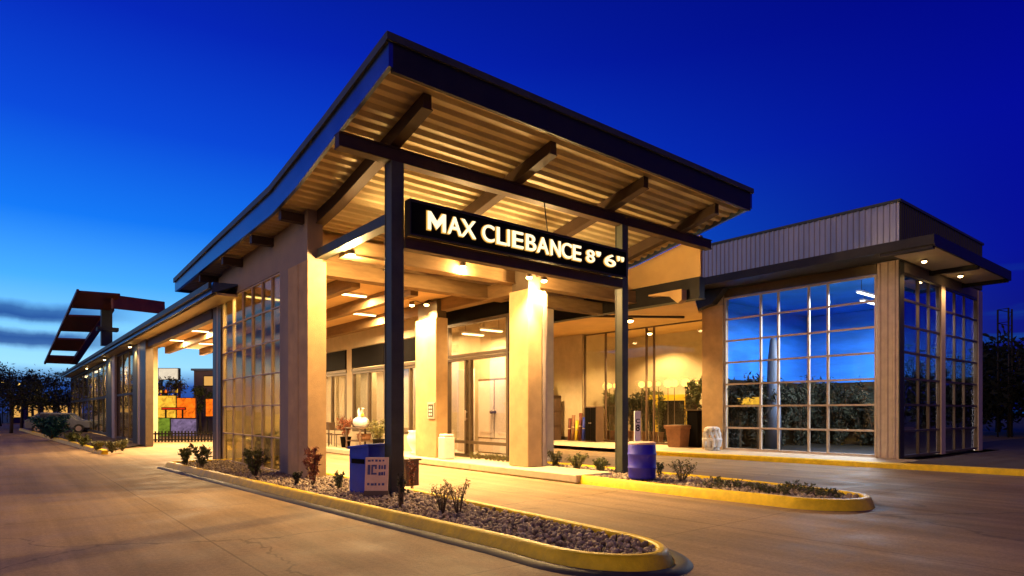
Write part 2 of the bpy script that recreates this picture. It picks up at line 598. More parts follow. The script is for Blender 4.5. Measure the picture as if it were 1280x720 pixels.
def ring(outline, width, h, batter):
    """a kerb: outline is the outer foot, counter-clockwise"""
    mb = MB()
    n = len(outline)
    P = [Vector((p[0], p[1])) for p in outline]

    def off(d):
        res = []
        for i in range(n):
            a, b, c = P[i - 1], P[i], P[(i + 1) % n]
            t1 = (b - a).normalized(); t2 = (c - b).normalized()
            nn = Vector((-(t1 + t2).y, (t1 + t2).x)).normalized()
            res.append(b + nn * d / max(.4, nn.dot(Vector((-t1.y, t1.x)))))
        return res
    rows = [(0, 0), (batter * .8, h - .03), (batter + .01, h - .006), (batter + .035, h), (width - .025, h), (width - .005, h - .01), (width, h - .03), (width, 0)]
    for d, z in rows:
        for p in off(d): mb.v.append((p.x, p.y, z))
    for r in range(len(rows) - 1):
        for i in range(n):
            j = (i + 1) % n
            mb.f.append((r * n + i, r * n + j, (r + 1) * n + j, (r + 1) * n + i)); mb.sm.append(r < 3)
    return mb, off(width)


def inside(p, poly):
    c = False
    n = len(poly)
    for i in range(n):
        a, b = poly[i], poly[i - 1]
        if (a[1] > p[1]) != (b[1] > p[1]) and p[0] < (b[0] - a[0]) * (p[1] - a[1]) / (b[1] - a[1]) + a[0]: c = not c
    return c


t_ = (1 + 5 ** .5) / 2
ICO_V = np.array([(-1, t_, 0), (1, t_, 0), (-1, -t_, 0), (1, -t_, 0), (0, -1, t_), (0, 1, t_), (0, -1, -t_), (0, 1, -t_), (t_, 0, -1), (t_, 0, 1), (-t_, 0, -1), (-t_, 0, 1)]) / math.sqrt(1 + t_ * t_)
ICO_F = np.array([(0, 11, 5), (0, 5, 1), (0, 1, 7), (0, 7, 10), (0, 10, 11), (1, 5, 9), (5, 11, 4), (11, 10, 2), (10, 7, 6), (7, 1, 8), (3, 9, 4), (3, 4, 2), (3, 2, 6), (3, 6, 8), (3, 8, 9), (4, 9, 5), (2, 4, 11), (6, 2, 10), (8, 6, 7), (9, 8, 1)])


def np_mesh(name, V, F, m, parent=None, smooth=False):
    me = bpy.data.meshes.new(name)
    V = V - np.array(root_loc(parent))
    k = F.shape[1]
    me.vertices.add(len(V)); me.vertices.foreach_set('co', V.astype(np.float32).ravel())
    me.loops.add(F.size); me.loops.foreach_set('vertex_index', F.astype(np.int32).ravel())
    me.polygons.add(len(F)); me.polygons.foreach_set('loop_start', np.arange(0, F.size, k, dtype=np.int32))
    me.polygons.foreach_set('use_smooth', np.full(len(F), smooth))
    me.update(calc_edges=True)
    me.materials.append(m)
    o = bpy.data.objects.new(name, me)
    COL.objects.link(o)
    if parent is not None: o.parent = parent
    return o


def gravel(name, poly, z, count, rmin, rmax, avoid=()):
    xs = [p[0] for p in poly]; ys = [p[1] for p in poly]
    pts = []
    while len(pts) < count:
        p = (random.uniform(min(xs), max(xs)), random.uniform(min(ys), max(ys)))
        if inside(p, poly) and not any(a[0] < p[0] < a[1] and a[2] < p[1] < a[3] for a in avoid): pts.append(p)
    pts = np.array(pts)
    r = rng.uniform(rmin, rmax, count)
    V = []; F = []
    for i in range(count):
        s = rng.uniform(.7, 1.25, 3) * r[i] * np.array([1, 1, .72])
        q, _ = np.linalg.qr(rng.normal(size=(3, 3)))
        v = (ICO_V * rng.uniform(.82, 1.15, (12, 1)) * s) @ q.T
        V.append(v + np.array([pts[i][0], pts[i][1], z + rng.uniform(0, rmax * .9)]))
        F.append(ICO_F + 12 * i)
    o = np_mesh(name, np.concatenate(V), np.concatenate(F), M['stone'], smooth=True)
    o['kind'] = 'stuff'
    return o


# island beside the left lane
def front_x(y): return 4.20 - .055 * (y - 5)


isl1 = [(front_x(19.2) + .25, 19.35), (front_x(19.1), 19.1), (front_x(15), 15), (front_x(11), 11), (front_x(8), 8), (front_x(5.4), 5.4)]
for k in range(1, 30):
    t = PI + PI * k / 30
    isl1.append((4.85 + .68 * math.cos(t), 4.75 + 1.02 * math.sin(t)))
isl1 += [(5.56, 5.4), (5.68, 8), (5.74, 12), (5.74, 19.1), (5.5, 19.35)]
k1, in1 = ring(isl1, .17, .16, .07)
k1.build('kerb', M['yellow'], kind='structure')
b1 = MB(); b1.add([(p[0], p[1], .075) for p in in1], [tuple(range(len(in1)))])
b1.build('planting_bed', M['bed'], kind='structure')
gravel('gravel', [tuple(p) for p in in1], .085, 7600, .022, .045, avoid=[(4.97, 5.33, 12.9, 14), (4.95, 5.2, 14, 19.4)])
gt = MB()
gpath = isl1[1:36]
gp3 = []
for i, p in enumerate(gpath):
    a_, c_ = Vector(gpath[max(i - 1, 0)]), Vector(gpath[min(i + 1, len(gpath) - 1)])
    t1 = (c_ - a_).normalized(); nn = Vector((t1.y, -t1.x))
    gp3.append([(p[0] - nn.x * -d, p[1] - nn.y * -d, z) if False else (p[0] + (-nn.x if nn.dot(Vector(p) - Vector((4.85, 8))) < 0 else nn.x) * d, p[1] + (-nn.y if nn.dot(Vector(p) - Vector((4.85, 8))) < 0 else nn.y) * d, z) for d, z in ((.18, 0), (.15, .03), (.08, .045), (.01, .03))])
for row in gp3: gt.v += row
for i in range(len(gp3) - 1):
    for k in range(3): gt.f.append((i * 4 + k, i * 4 + k + 1, i * 4 + k + 5, i * 4 + k + 4)); gt.sm.append(True)
gt.build('gutter', M['gutter'], kind='structure')

# island between the two lanes, joined to the walkway
isl2 = [(9.42, 13.3), (9.42, 9.4), (9.46, 6.6), (9.56, 5.3)]
for k in range(1, 30):
    t = PI + PI * k / 30
    isl2.append((10.42 + .86 * math.cos(t), 5.1 + 1.0 * math.sin(t)))
isl2 += [(11.35, 5.4), (11.55, 7), (11.6, 13.3)]
k2, in2 = ring(isl2, .17, .17, .06)
k2.build('kerb', M['yellow'], kind='structure')
b2 = MB(); b2.add([(p[0], p[1], .08) for p in in2], [tuple(range(len(in2)))])
b2.build('planting_bed', M['bed'], kind='structure')
gravel('gravel', [tuple(p) for p in in2], .09, 4600, .022, .045, avoid=[(9.3, 10.5, 9.4, 13.4)])
wk = MB(); wk.box(9.34, 10.45, 9.42, 13.3, .02, .185); wk.box(9.34, 12.6, 13.3, 34, .02, .185)
wk.build('walkway', M['cream'], kind='structure', bevel=.02)

# walkway round the right pavilion
kb = MB()
kprof = [(0, 0), (.04, .12), (.08, .15), (.22, .15), (.22, 0)]
pa, pb = (17.55, 15.5), (18.75, 2.2)
pv = [(lambda y: (pa[0] + (pb[0] - pa[0]) * (pa[1] - y) / (pa[1] - pb[1])))(y) for y in (15.5, 8, 2.2)]
ys_ = (15.5, 8, 2.2)
for x, y in zip(pv, ys_):
    for dx, z in kprof: kb.v.append((x + dx, y, z))
for i in range(2):
    for k in range(len(kprof) - 1):
        a = i * 5 + k
        kb.f.append((a, a + 5, a + 6, a + 1)); kb.sm.append(False)
kb2 = [(18.75, 2.2), (30, .6), (60, -3)]
for i in range(2):
    a, b = kb2[i], kb2[i + 1]
    kb.hexa([(a[0], a[1], 0), (b[0], b[1], 0), (b[0], b[1] + .22, 0), (a[0], a[1] + .22, 0)], [(a[0], a[1] + .04, .15), (b[0], b[1] + .04, .15), (b[0], b[1] + .22, .15), (a[0], a[1] + .22, .15)])
kb.build('kerb', M['yellow'], kind='structure')
wk2 = MB(); wk2.add([(pv[0] + .2, 15.5, .14), (pv[1] + .2, 8, .14), (pv[1] + .5, 6.7, .14), (20.3, 6.7, .14), (20.3, 7.2, .14), (20.3, 15.5, .14)], [(0, 1, 2, 3, 4, 5)])
wk2.add([(20.3, 13.8, .14), (27, 13.8, .14), (27, 30, .14), (17.75, 30, .14), (17.75, 15.5, .14), (20.3, 15.5, .14)], [(0, 1, 2, 3, 4, 5)])
wk2.build('pavement', M['slab'], kind='structure')
md = MB(); md.add([(pv[1] + .5, 6.7, .13), (18.95, 2.4, .13), (30, .82, .13), (60, -2.8, .13), (60, 9, .13), (28.2, 9, .13), (28.2, 6.7, .13)], [(0, 1, 2, 3, 4, 5, 6)])
md.build('mulch_bed', M['mulch'], kind='structure')

# kerb and bed along the left wing
wl = MB()
lk = [(2.75, 26.4), (2.05, 44.5), (1.2, 66)]
for i in range(2):
    a, b = lk[i], lk[i + 1]
    wl.hexa([(a[0], a[1], 0), (a[0] + .22, a[1], 0), (b[0] + .22, b[1], 0), (b[0], b[1], 0)], [(a[0] + .05, a[1], .15), (a[0] + .22, a[1], .15), (b[0] + .22, b[1], .15), (b[0] + .05, b[1], .15)])
wl.build('kerb', M['yellow'], kind='structure')
bd = MB(); bd.add([(2.9, 27.5, .06), (4.9, 32.2, .06), (4.9, 72, .06), (1.4, 66, .06), (2.2, 44.5, .06)], [(0, 1, 2, 3, 4)])
bd.build('grass_bed', M['mulch'], kind='structure')

# ------------------------------------------------------------------ canopy
SY = [8.3, 9.7, 12, 13.6, 18, 22.8]
SZ = [6.60, 6.32, 5.86, 5.66, 5.58, 5.45]
TY = [8.3, 10.67, 13.44, 17.85, 22.8]
TZ = [7.0, 6.60, 6.20, 6.03, 5.80]
X0, X1 = 4.4, 14.2


def tilt(x): return -.011 * (x - X0)


def zs(y, x=X0): return float(np.interp(y, SY, SZ)) + tilt(x)


def zt(y, x=X0): return float(np.interp(y, TY, TZ)) + tilt(x)


canopy = thing('drive_through_canopy', 'tall sloping canopy with corrugated soffit and dark fascia over the drive lane', 'canopy', (5.25, 9.7, .1))
sf = MB()
prof = []
y = X = None
yy = 8.42
pitch = .235
while yy < 22.6:
    prof += [(yy, 0), (yy + pitch * .30, 0), (yy + pitch * .42, .062), (yy + pitch * .80, .062), (yy + pitch * .97, .004)]
    yy += pitch
for x in (X0 + .06, 9.3, X1 - .06):
    for (q, dz) in prof: sf.v.append((x, q, zs(q, x) + dz))
n = len(prof)
for i in range(2):
    for k in range(n - 1):
        sf.f.append((i * n + k, i * n + k + 1, (i + 1) * n + k + 1, (i + 1) * n + k)); sf.sm.append(False)
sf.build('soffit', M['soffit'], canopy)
rf = MB()
ty = [8.3, 9.5, 10.67, 12, 13.44, 15.6, 17.85, 20, 22.8]
rfb = [(X0 + .08, q, zs(q) + .07) for q in ty]
m_ = len(ty)
rf.v = [(x, q, zt(q, x) - .03) for x in (X0 + .05, X1 - .05) for q in ty]
rf.f = [(k, m_ + k, m_ + k + 1, k + 1) for k in range(m_ - 1)]
rf.sm = [False] * len(rf.f)
rf.build('roof_deck', M['fascia'], canopy)
fs = MB()


def strip(x, xx):
    for k in range(m_ - 1):
        a, b = ty[k], ty[k + 1]
        fs.hexa([(x, a, zs(a, x) - .06), (xx, a, zs(a, x) - .06), (xx, b, zs(b, x) - .06), (x, b, zs(b, x) - .06)],
                [(x, a, zt(a, x)), (xx, a, zt(a, x)), (xx, b, zt(b, x)), (x, b, zt(b, x))])


strip(X0, X0 + .07)
strip(X1 - .07, X1)
ffm = MB()
ffm.hexa([(X0 + .07, 8.3, zs(8.3) - .12), (X1 - .07, 8.3, zs(8.3, X1) - .12), (X1 - .07, 8.37, zs(8.3, X1) - .12), (X0 + .07, 8.37, zs(8.3) - .12)],
        [(X0 + .07, 8.3, 7.0), (X1 - .07, 8.3, 7.0 + tilt(X1)), (X1 - .07, 8.37, 7.0 + tilt(X1)), (X0 + .07, 8.37, 7.0)])
ffm.build('front_fascia', M['steel'], canopy)  # darker material than the side strips, for its dimmer sky reflection
fs.hexa([(X0 + .07, 22.7, zs(22.8) - .06), (X1 - .07, 22.7, zs(22.8, X1) - .06), (X1 - .07, 22.8, zs(22.8, X1) - .06), (X0 + .07, 22.8, zs(22.8) - .06)],
        [(X0 + .07, 22.7, 5.79), (X1 - .07, 22.7, 5.79 + tilt(X1)), (X1 - .07, 22.8, 5.79 + tilt(X1)), (X0 + .07, 22.8, 5.79)])
fo = fs.build('fascia', M['fascia'], canopy)
# drip edge / gutter lip proud of the fascia
dl = MB()
for k in range(m_ - 1):
    a, b = ty[k], ty[k + 1]
    dl.hexa([(X0 - .05, a, zt(a) - .12), (X0 - .004, a, zt(a) - .12), (X0 - .004, b, zt(b) - .12), (X0 - .05, b, zt(b) - .12)],
            [(X0 - .05, a, zt(a) + .012), (X0 - .004, a, zt(a) + .012), (X0 - .004, b, zt(b) + .012), (X0 - .05, b, zt(b) + .012)])
dl.hexa([(X0 - .05, 8.25, 6.90), (X1, 8.25, 6.90 + tilt(X1)), (X1, 8.296, 6.90 + tilt(X1)), (X0 - .05, 8.296, 6.90)],
        [(X0 - .05, 8.25, 7.012), (X1, 8.25, 7.012 + tilt(X1)), (X1, 8.296, 7.012 + tilt(X1)), (X0 - .05, 8.296, 7.012)])
dl.build('drip_edge', M['bluesteel'], fo)
for x in (5.25, 7.95, 10.6, 13.2):
    r_ = MB()
    q = [8.62, 9.7, 12, 13.55]
    for k in range(3):
        a, b = q[k], q[k + 1]
        da = .26 if k else .22
        r_.hexa([(x - .075, a, zs(a, x) - da), (x + .075, a, zs(a, x) - da), (x + .075, b, zs(b, x) - .26), (x - .075, b, zs(b, x) - .26)],
                [(x - .075, a, zs(a, x) - .003), (x + .075, a, zs(a, x) - .003), (x + .075, b, zs(b, x) - .003), (x - .075, b, zs(b, x) - .003)])
        # bottom flange
        r_.hexa([(x - .1, a, zs(a, x) - da - .022), (x + .1, a, zs(a, x) - da - .022), (x + .1, b, zs(b, x) - .282), (x - .1, b, zs(b, x) - .282)],
                [(x - .1, a, zs(a, x) - da - .001), (x + .1, a, zs(a, x) - da - .001), (x + .1, b, zs(b, x) - .261), (x - .1, b, zs(b, x) - .261)])
    r_.build('rafter', M['rafter'], canopy)
bm_ = MB(); bm_.box(4.22, 14.5, 9.63, 9.79, 5.78, 5.98)
bm_.box(4.22, 14.5, 9.60, 9.82, 5.755, 5.779); bm_.box(4.22, 14.5, 9.60, 9.82, 5.981, 6.0)
bm_.build('front_beam', M['rafter'], canopy, bevel=.006)


def post(x0, x1, y0, y1, z0, z1):
    p = MB()
    p.box(x0, x1, y0, y0 + .025, z0, z1); p.box(x0, x1, y1 - .025, y1, z0, z1)       # flanges
    p.box(x0 + .012, x1 - .012, y0 + .026, y1 - .026, z0, z1)
    o = p.build('post', M['bluesteel'], canopy, bevel=.006)
    b = MB(); b.box(x0 - .09, x1 + .09, y0 - .09, y1 + .09, z0 - .02, z0 + .025)
    for sx in (x0 - .05, x1 + .05):
        for sy in (y0 - .05, y1 + .05): b.tube([(sx, sy, z0 + .02), (sx, sy, z0 + .07)], .016, 6)
    b.build('base_plate', M['steel'], o)
    return o


post(5.13, 5.37, 9.58, 9.83, .11, 5.75)
post(10.95, 11.15, 9.58, 9.80, .13, 5.75)
br = MB(); br.box(5.17, 5.33, 9.84, 12.9, 4.74, 4.92); br.box(5.14, 5.36, 9.84, 12.9, 4.715, 4.739)
br.build('tie_beam', M['bluesteel'], canopy, bevel=.006)
lb = MB(); lb.box(5.38, 10.94, 9.56, 9.76, 4.30, 4.50); lb.box(5.38, 10.94, 9.54, 9.555, 4.47, 4.50)
lb.build('lower_beam', M['rafter'], canopy, bevel=.006)
for y in (13.15, 15.1, 17.5, 19.9):
    lo = MB(); lo.box(X0 + .08, 5.02, y - .075, y + .075, zs(y) - .26, zs(y) - .07)
    lo.build('lookout', M['rafter'], canopy, bevel=.005)
sb_ = MB(); sb_.box(14.28, 14.5, 9.84, 20, 4.52, 5.06); sb_.box(14.24, 14.54, 9.84, 20, 4.49, 4.519)
sb_.build('side_beam', M['steel'], canopy)
sp = MB()
qs = [9.84, 12, 13.6, 20]
for k in range(3):
    a, b = qs[k], qs[k + 1]
    sp.hexa([(14.32, a, 5.065), (14.42, a, 5.065), (14.42, b, 5.065), (14.32, b, 5.065)], [(14.32, a, zs(a, 14.1) - .03), (14.42, a, zs(a, 14.1) - .03), (14.42, b, zs(b, 14.1) - .03), (14.32, b, zs(b, 14.1) - .03)])
sp.build('side_panel', M['orange'], canopy)
# curved knee bracket below the side beam
kn = MB()
ky = [(11.05, 4.485), (10.35, 4.485), (10.35, 4.20), (10.45, 4.12), (10.56, 4.20), (10.62, 4.33), (10.78, 4.42)]
kn.prism([(a, b + .25) for a, b in [(10.2, 4.5), (10.2, 4.22), (10.33, 4.14), (10.45, 4.24), (10.6, 4.36), (10.95, 4.43), (11.3, 4.46), (11.3, 4.5)]], 'x', 14.0, 14.22)
kn.build('knee_bracket', M['orange'], canopy)

# ------------------------------------------------------------------ sign
sign = thing('clearance_sign', 'black box sign with glowing white letters hung between the two canopy posts', 'sign', (5.4, 9.5, 4.52))
cb = MB(); cb.box(5.42, 10.93, 9.44, 9.62, 4.53, 5.10)
cb.build('cabinet', M['black'], sign, bevel=.012)
tr = MB(); tr.box(5.40, 5.419, 9.42, 9.62, 4.505, 5.125); tr.box(5.42, 10.93, 9.425, 9.439, 5.075, 5.12); tr.box(5.42, 10.93, 9.425, 9.439, 4.505, 4.535)
tr.build('trim', M['steel'], sign)


def sx_(zoom_x):        # photo crop x -> X on the sign's face
    px = 490 + zoom_x * 310 / 1280
    k = (px - 640) / 792
    d = 9.42 / (FY - FX * k)
    return FX * d + FY * k * d


words = {'MAX': [('M', 180, 277), ('A', 284, 358), ('X', 352, 432)],
         'CLIEBANCE': [('C', 462, 527), ('L', 537, 590), ('I', 590, 608), ('E', 618, 676), ('B', 688, 742), ('A', 744, 808), ('N', 815, 868), ('C', 872, 926), ('E', 930, 974)],
         'HEIGHT': [('8', 1000, 1044), ("'", 1052, 1074), ('6', 1094, 1152), ('"', 1160, 1194)]}
for wname, gl in words.items():
    lm = MB(); le = MB()
    for ch, a, b in gl:
        z0, z1 = 4.655, 4.965
        if wname == 'HEIGHT': z0, z1 = 4.675, 4.935
        if ch in "'\"": z0 = 4.84
        sw_ = (sx_(b) - sx_(a)) * .03
        if ch == 'M':
            xa, xb = sx_(a) + sw_, sx_(b) - sw_
            for mb, g_, y0, dp_ in ((lm, 0, 9.388, .024), (le, .014, 9.414, .024)):
                s1 = .058 + g_; xm = (xa + xb) / 2
                L0, R0, bt, tp_z = xa - g_, xb + g_, z0 - g_, z1 + g_
                mb.prism([(L0, bt), (L0 + s1 + g_, bt), (L0 + s1 + g_, tp_z), (L0, tp_z)], 'y', y0, y0 + dp_)
                mb.prism([(R0 - s1 - g_, bt), (R0, bt), (R0, tp_z), (R0 - s1 - g_, tp_z)], 'y', y0, y0 + dp_)
                mb.prism([(L0 + s1 + g_ + .001, tp_z), (L0 + s1 + g_ + .001, tp_z - .14), (xm, bt + .03), (R0 - s1 - g_ - .001, tp_z - .14), (R0 - s1 - g_ - .001, tp_z), (xm, bt + .16)], 'y', y0 + .001, y0 + dp_ - .001)
            continue
        if ch == 'I':
            xm = (sx_(a) + sx_(b)) / 2
            for mb, w_, y0 in ((lm, .028, 9.395), (le, .04, 9.405)):
                mb.box(xm - w_, xm + w_, y0, y0 + .03, z0, z1)
            continue
        fit_text(lm, ch, sx_(a) + sw_, sx_(b) - sw_, z0, z1, lambda u, v, t: (u, 9.40 - t, v), .005, .012)
        fit_text(le, ch, sx_(a) + sw_ - .012, sx_(b) - sw_ + .012, z0 - .012, z1 + .012, lambda u, v, t: (u, 9.426 - t, v), .012, .012)
    o = lm.build('lettering', M['letter'], sign)
    le.build('letter_return', M['letter_edge'], o)
rod = MB(); rod.tube([(8.62, 9.52, 5.10), (8.62, 9.62, 5.76)], .012, 6)
rod.build('hanger_rod', M['steel'], sign)
rod = MB(); rod.tube([(5.60, 9.52, 5.10), (5.60, 9.62, 5.76)], .01, 6)

# ------------------------------------------------------------------ main building
bld = thing('drive_through_building', 'tan drive-through building with lit lane, square columns and glass shopfront', 'building', (5, 12.85, 0))


def glazing(parent, axis, c, a0, a1, z0, z1, mull, rails, fm, gm, name='window', fw=.06, fd=.09, pane_in=.0):
    """a framed glass wall in the plane axis=c running a0..a1"""
    def bx(mb, p0, p1, q0, q1, d0, d1):
        if axis == 'x': mb.box(c + d0, c + d1, p0, p1, q0, q1)
        else: mb.box(p0, p1, c + d0, c + d1, q0, q1)
    f = MB()
    bx(f, a0, a1, z0, z0 + fw, -fd / 2, fd / 2); bx(f, a0, a1, z1 - fw, z1, -fd / 2, fd / 2)
    bx(f, a0, a0 + fw, z0 + fw, z1 - fw, -fd / 2, fd / 2); bx(f, a1 - fw, a1, z0 + fw, z1 - fw, -fd / 2, fd / 2)
    for q in mull: bx(f, q - fw / 2, q + fw / 2, z0 + fw, z1 - fw, -fd / 2 + .003, fd / 2 - .003)
    for q in rails: bx(f, a0 + fw, a1 - fw, q - fw / 2, q + fw / 2, -fd / 2 + .006, fd / 2 - .006)
    o = f.build(name, fm, parent)
    p = MB()
    aa = [a0 + fw * .5] + sorted(mull) + [a1 - fw * .5]; zz_ = [z0 + fw * .5] + sorted(rails) + [z1 - fw * .5]
    for i in range(len(aa) - 1):
        for k in range(len(zz_) - 1):
            t = [random.uniform(-.007, .007) for _ in range(3)]
            dd = [t[0], t[1], t[1] + t[2], t[0] + t[2]]
            q = [(aa[i] + .002, zz_[k] + .002), (aa[i + 1] - .002, zz_[k] + .002), (aa[i + 1] - .002, zz_[k + 1] - .002), (aa[i] + .002, zz_[k + 1] - .002)]
            def W(u, v, d): return (c + d, u, v) if axis == 'x' else (u, c + d, v)
            p.hexa([W(u, v, d - .005) for (u, v), d in zip(q, dd)], [W(u, v, d + .005) for (u, v), d in zip(q, dd)])
    p.build('pane', gm, o)
    return o


# left pier and the taupe end wall with the tall glazed bay
pr = MB(); pr.box(4.95, 5.35, 12.85, 14.0, .05, 4.66)
pr.box(4.94, 4.949, 13.38, 13.42, .06, 4.65)
pr.build('pier', M['stucco'], bld, bevel=.012)
pc = MB(); pc.box(4.97, 5.3, 12.92, 13.98, 4.66, 5.72)
pc.build('pier_cap', M['greywall'], bld)
gw = MB()
gw.box(4.98, 5.12, 14.0, 14.62, .05, 5.62)
gw.box(4.981, 5.12, 14.62, 19.5, 4.72, 5.60)
gw.box(4.98, 5.12, 19.5, 22.6, 4.9, 5.42)
gw.build('end_wall', M['greywall'], bld)
glazing(bld, 'x', 5.05, 14.64, 19.5, .12, 4.71, [15.3, 16.0, 16.8, 17.6, 18.5], [.9, 1.66, 2.42, 3.18, 3.94], M['alu'], M['g_bay'], fw=.024)
for y0, y1, mm in ((19.55, 19.85, 'brown'), (19.88, 20.0, 'alu'), (20.04, 20.42, 'brown')):
    q = MB(); q.box(4.96, 5.14, y0, y1, .03, 4.9)
    q.build('jamb_post', M[mm], bld, bevel=.008)

# columns on the walkway
def column(x0, x1, y0, y1, zt_):
    c = MB(); c.box(x0, x1, y0, y1, .19, zt_)
    o = c.build('column', M['stucco'], bld, bevel=.015)
    b = MB(); b.box(x0 + .06, x1 - .02, y0 + .05, y1 - .05, zt_, zt_ + .5)
    b.build('column_bracket', M['brown'], o)
    return o


column(9.70, 10.14, 11.4, 12.12, 4.42)
column(9.70, 10.10, 15.46, 16.62, 4.22)
q = MB(); q.box(10.18, 10.28, 11.42, 11.6, .19, 4.42); q.box(10.32, 10.40, 11.5, 11.66, .19, 4.4)
q.build('pilaster', M['alu'], bld, bevel=.006)

# ceiling, header beams
ce = MB(); ce.box(5.14, 12.6, 14.1, 36, 4.78, 4.88)
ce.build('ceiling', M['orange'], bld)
cl_ = MB(); cl_.box(5.14, 14.2, 14.0, 14.09, 4.75, 5.62)
cl_.build('header_wall', M['stucco'], bld)
for (y, z0, z1) in ((12.1, 4.66, 4.98), (13.4, 4.50, 4.82)):
    h = MB(); h.box(5.36, 14.27, y - .13, y + .13, z0, z1); h.box(5.36, 14.27, y - .17, y + .17, z0 - .03, z0 - .001)
    h.build('header_beam', M['beam'], bld, bevel=.006)
for x in (6.6, 8.2):
    h = MB(); h.box(x - .11, x + .11, 14.1, 36, 4.46, 4.779)
    h.build('ceiling_beam', M['beam'], bld)
h = MB(); h.box(9.9, 10.2, 12.16, 36, 4.43, 4.775)
h.build('lane_beam', M['beam'], bld)

# shopfront facing the lane
FXP = 10.62
sw = MB()
sw.box(FXP, FXP + .14, 16.35, 17.3, .19, 4.775)
sw.box(FXP, FXP + .14, 17.3, 36, 3.98, 4.776)
sw.box(FXP, FXP + .14, 17.3, 36, .19, .75)
for y0, y1 in ((19.9, 20.3), (23.0, 23.5), (26.5, 36)): sw.box(FXP + .002, FXP + .138, y0, y1, .751, 3.979)
sw.build('shopfront_wall', M['cream_wall'], bld)
bw = MB(); bw.box(12.45, 12.55, 13.6, 36, .1, 4.77); bw.box(FXP + .15, 12.44, 13.5, 13.6, .1, 4.772); bw.box(FXP + .15, 12.44, 35.9, 36, .1, 4.77)
bw.build('back_wall', M['cream_wall'], bld)
lw_ = MB(); lw_.box(9.0, FXP - .01, 35.8, 35.95, .02, 4.77); lw_.build('lane_end_wall', M['cream_wall'], bld)
fl_ = MB(); fl_.box(FXP + .16, 12.44, 13.61, 35.9, .188, .20)
fl_.build('shop_floor', M['tile'], bld)
# glazed entrance between the columns: transom light over a door
g1 = glazing(bld, 'x', FXP + .05, 13.3, 16.3, 3.12, 4.15, [], [], M['brown'], M['g_clear'], name='transom_window', fw=.09, fd=.12)
bp_ = MB(); bp_.box(FXP - .03, FXP + .13, 13.3, 16.3, 4.151, 4.55); bp_.build('lintel_panel', M['black'], bld)
g2 = glazing(bld, 'x', FXP + .05, 13.3, 16.3, .19, 3.10, [15.32, 15.1], [.62], M['brown'], M['g_clear'], name='entrance_door', fw=.085, fd=.12)
hd = MB(); hd.tube([(FXP - .06, 15.24, 1.25), (FXP - .06, 15.24, 1.55)], .018, 8); hd.tube([(FXP - .06, 15.24, 1.3), (FXP + .01, 15.24, 1.3)], .012, 6); hd.tube([(FXP - .06, 15.24, 1.5), (FXP + .01, 15.24, 1.5)], .012, 6)
hd.build('handle', M['alu'], g2)
# windows further along the lane
for y0, y1 in ((17.3, 19.9), (20.3, 23.0), (23.5, 26.5)):
    ww = glazing(bld, 'x', FXP + .06, y0, y1, .75, 3.05, [y0 + (y1 - y0) / 2], [], M['brown'], M['g_clear'], fw=.09, fd=.12)
    ct = MB()
    steps = 26
    for side in (0, 1):
        a = y0 + .1 + side * (y1 - y0) * .5; b = a + (y1 - y0) * .36
        pts = [(FXP + .22 + .03 * math.sin(k * 1.7), a + (b - a) * k / steps) for k in range(steps + 1)]
        o_ = len(ct.v)
        for (xx, yy_) in pts: ct.v += [(xx, yy_, .95), (xx, yy_, 3.0)]
        for k in range(steps): ct.f.append((o_ + 2 * k, o_ + 2 * k + 2, o_ + 2 * k + 3, o_ + 2 * k + 1)); ct.sm.append(True)
    ct.build('curtain', M['curtain'], ww)
    lt = MB(); lt.box(FXP - .04, FXP + .13, y0, y1, 3.06, 3.16); lt.build('lintel', M['brown'], bld)
    pn = MB(); pn.box(FXP - .05, FXP + .1, y0 + .05, y1 - .05, 3.2, 3.94); pn.build('transom_panel', M['black'], bld, bevel=.01)

# ------------------------------------------------------------------ left wing
wing = thing('glazed_wing', 'long low glass wing with slender mullions and overhanging roof receding to the left', 'building', (4.9, 31, 0))
lr = MB()
lr.prism([(4.32, 4.62), (4.36, 4.92), (10.6, 5.1), (10.6, 4.90), (4.98, 4.90)], 'y', 17.9, 36)
lr.prism([(4.32, 4.62), (4.36, 4.92), (6.6, 5.0), (6.6, 4.90), (4.98, 4.90)], 'y', 36, 70)
lr.build('roof', M['fascia'], wing)
lg = MB(); lg.box(4.24, 4.318, 17.9, 70, 4.74, 4.90)
lg.build('gutter', M['bluesteel'], wing)
ls_ = MB(); ls_.box(4.45, 5.0, 17.95, 70, 4.60, 4.66)
ls_.build('eave_soffit', M['soffit'], wing)
hb = MB(); hb.box(4.93, 5.13, 20.42, 31, 4.28, 4.59)
hb.build('header_beam', M['rafter'], wing)
for y0, y1, mm in ((31.0, 32.4, 'brown'), (32.5, 33.0, 'alu'), (33.2, 34.4, 'bluesteel')):
    q = MB(); q.box(4.85, 5.15, y0, y1, .02, 4.6); q.build('wing_post', M[mm], wing, bevel=.01)
glazing(wing, 'x', 5.0, 34.4, 40.5, .1, 4.6, [36.4, 38.4], [2.4], M['brown'], M['g_wing'], fw=.1)
for y0, y1, mm in ((40.5, 41.6, 'alu'), (41.7, 44.0, 'bluesteel')):
    q = MB(); q.box(4.85, 5.15, y0, y1, .02, 4.6); q.build('wing_post', M[mm], wing, bevel=.01)
glazing(wing, 'x', 5.0, 44.0, 69.5, .1, 4.6, [46.5, 49, 52, 55, 58.5, 62, 66], [2.4], M['bluesteel'], M['g_wing'], fw=.16)
ew = MB(); ew.box(5.14, 6.2, 36.1, 36.25, .02, 4.9); ew.box(6.05, 6.2, 36.25, 69.4, .02, 4.9); ew.box(5.0, 6.2, 69.5, 69.7, .02, 4.9)
ew.build('rear_wall', M['cream_wall'], wing)
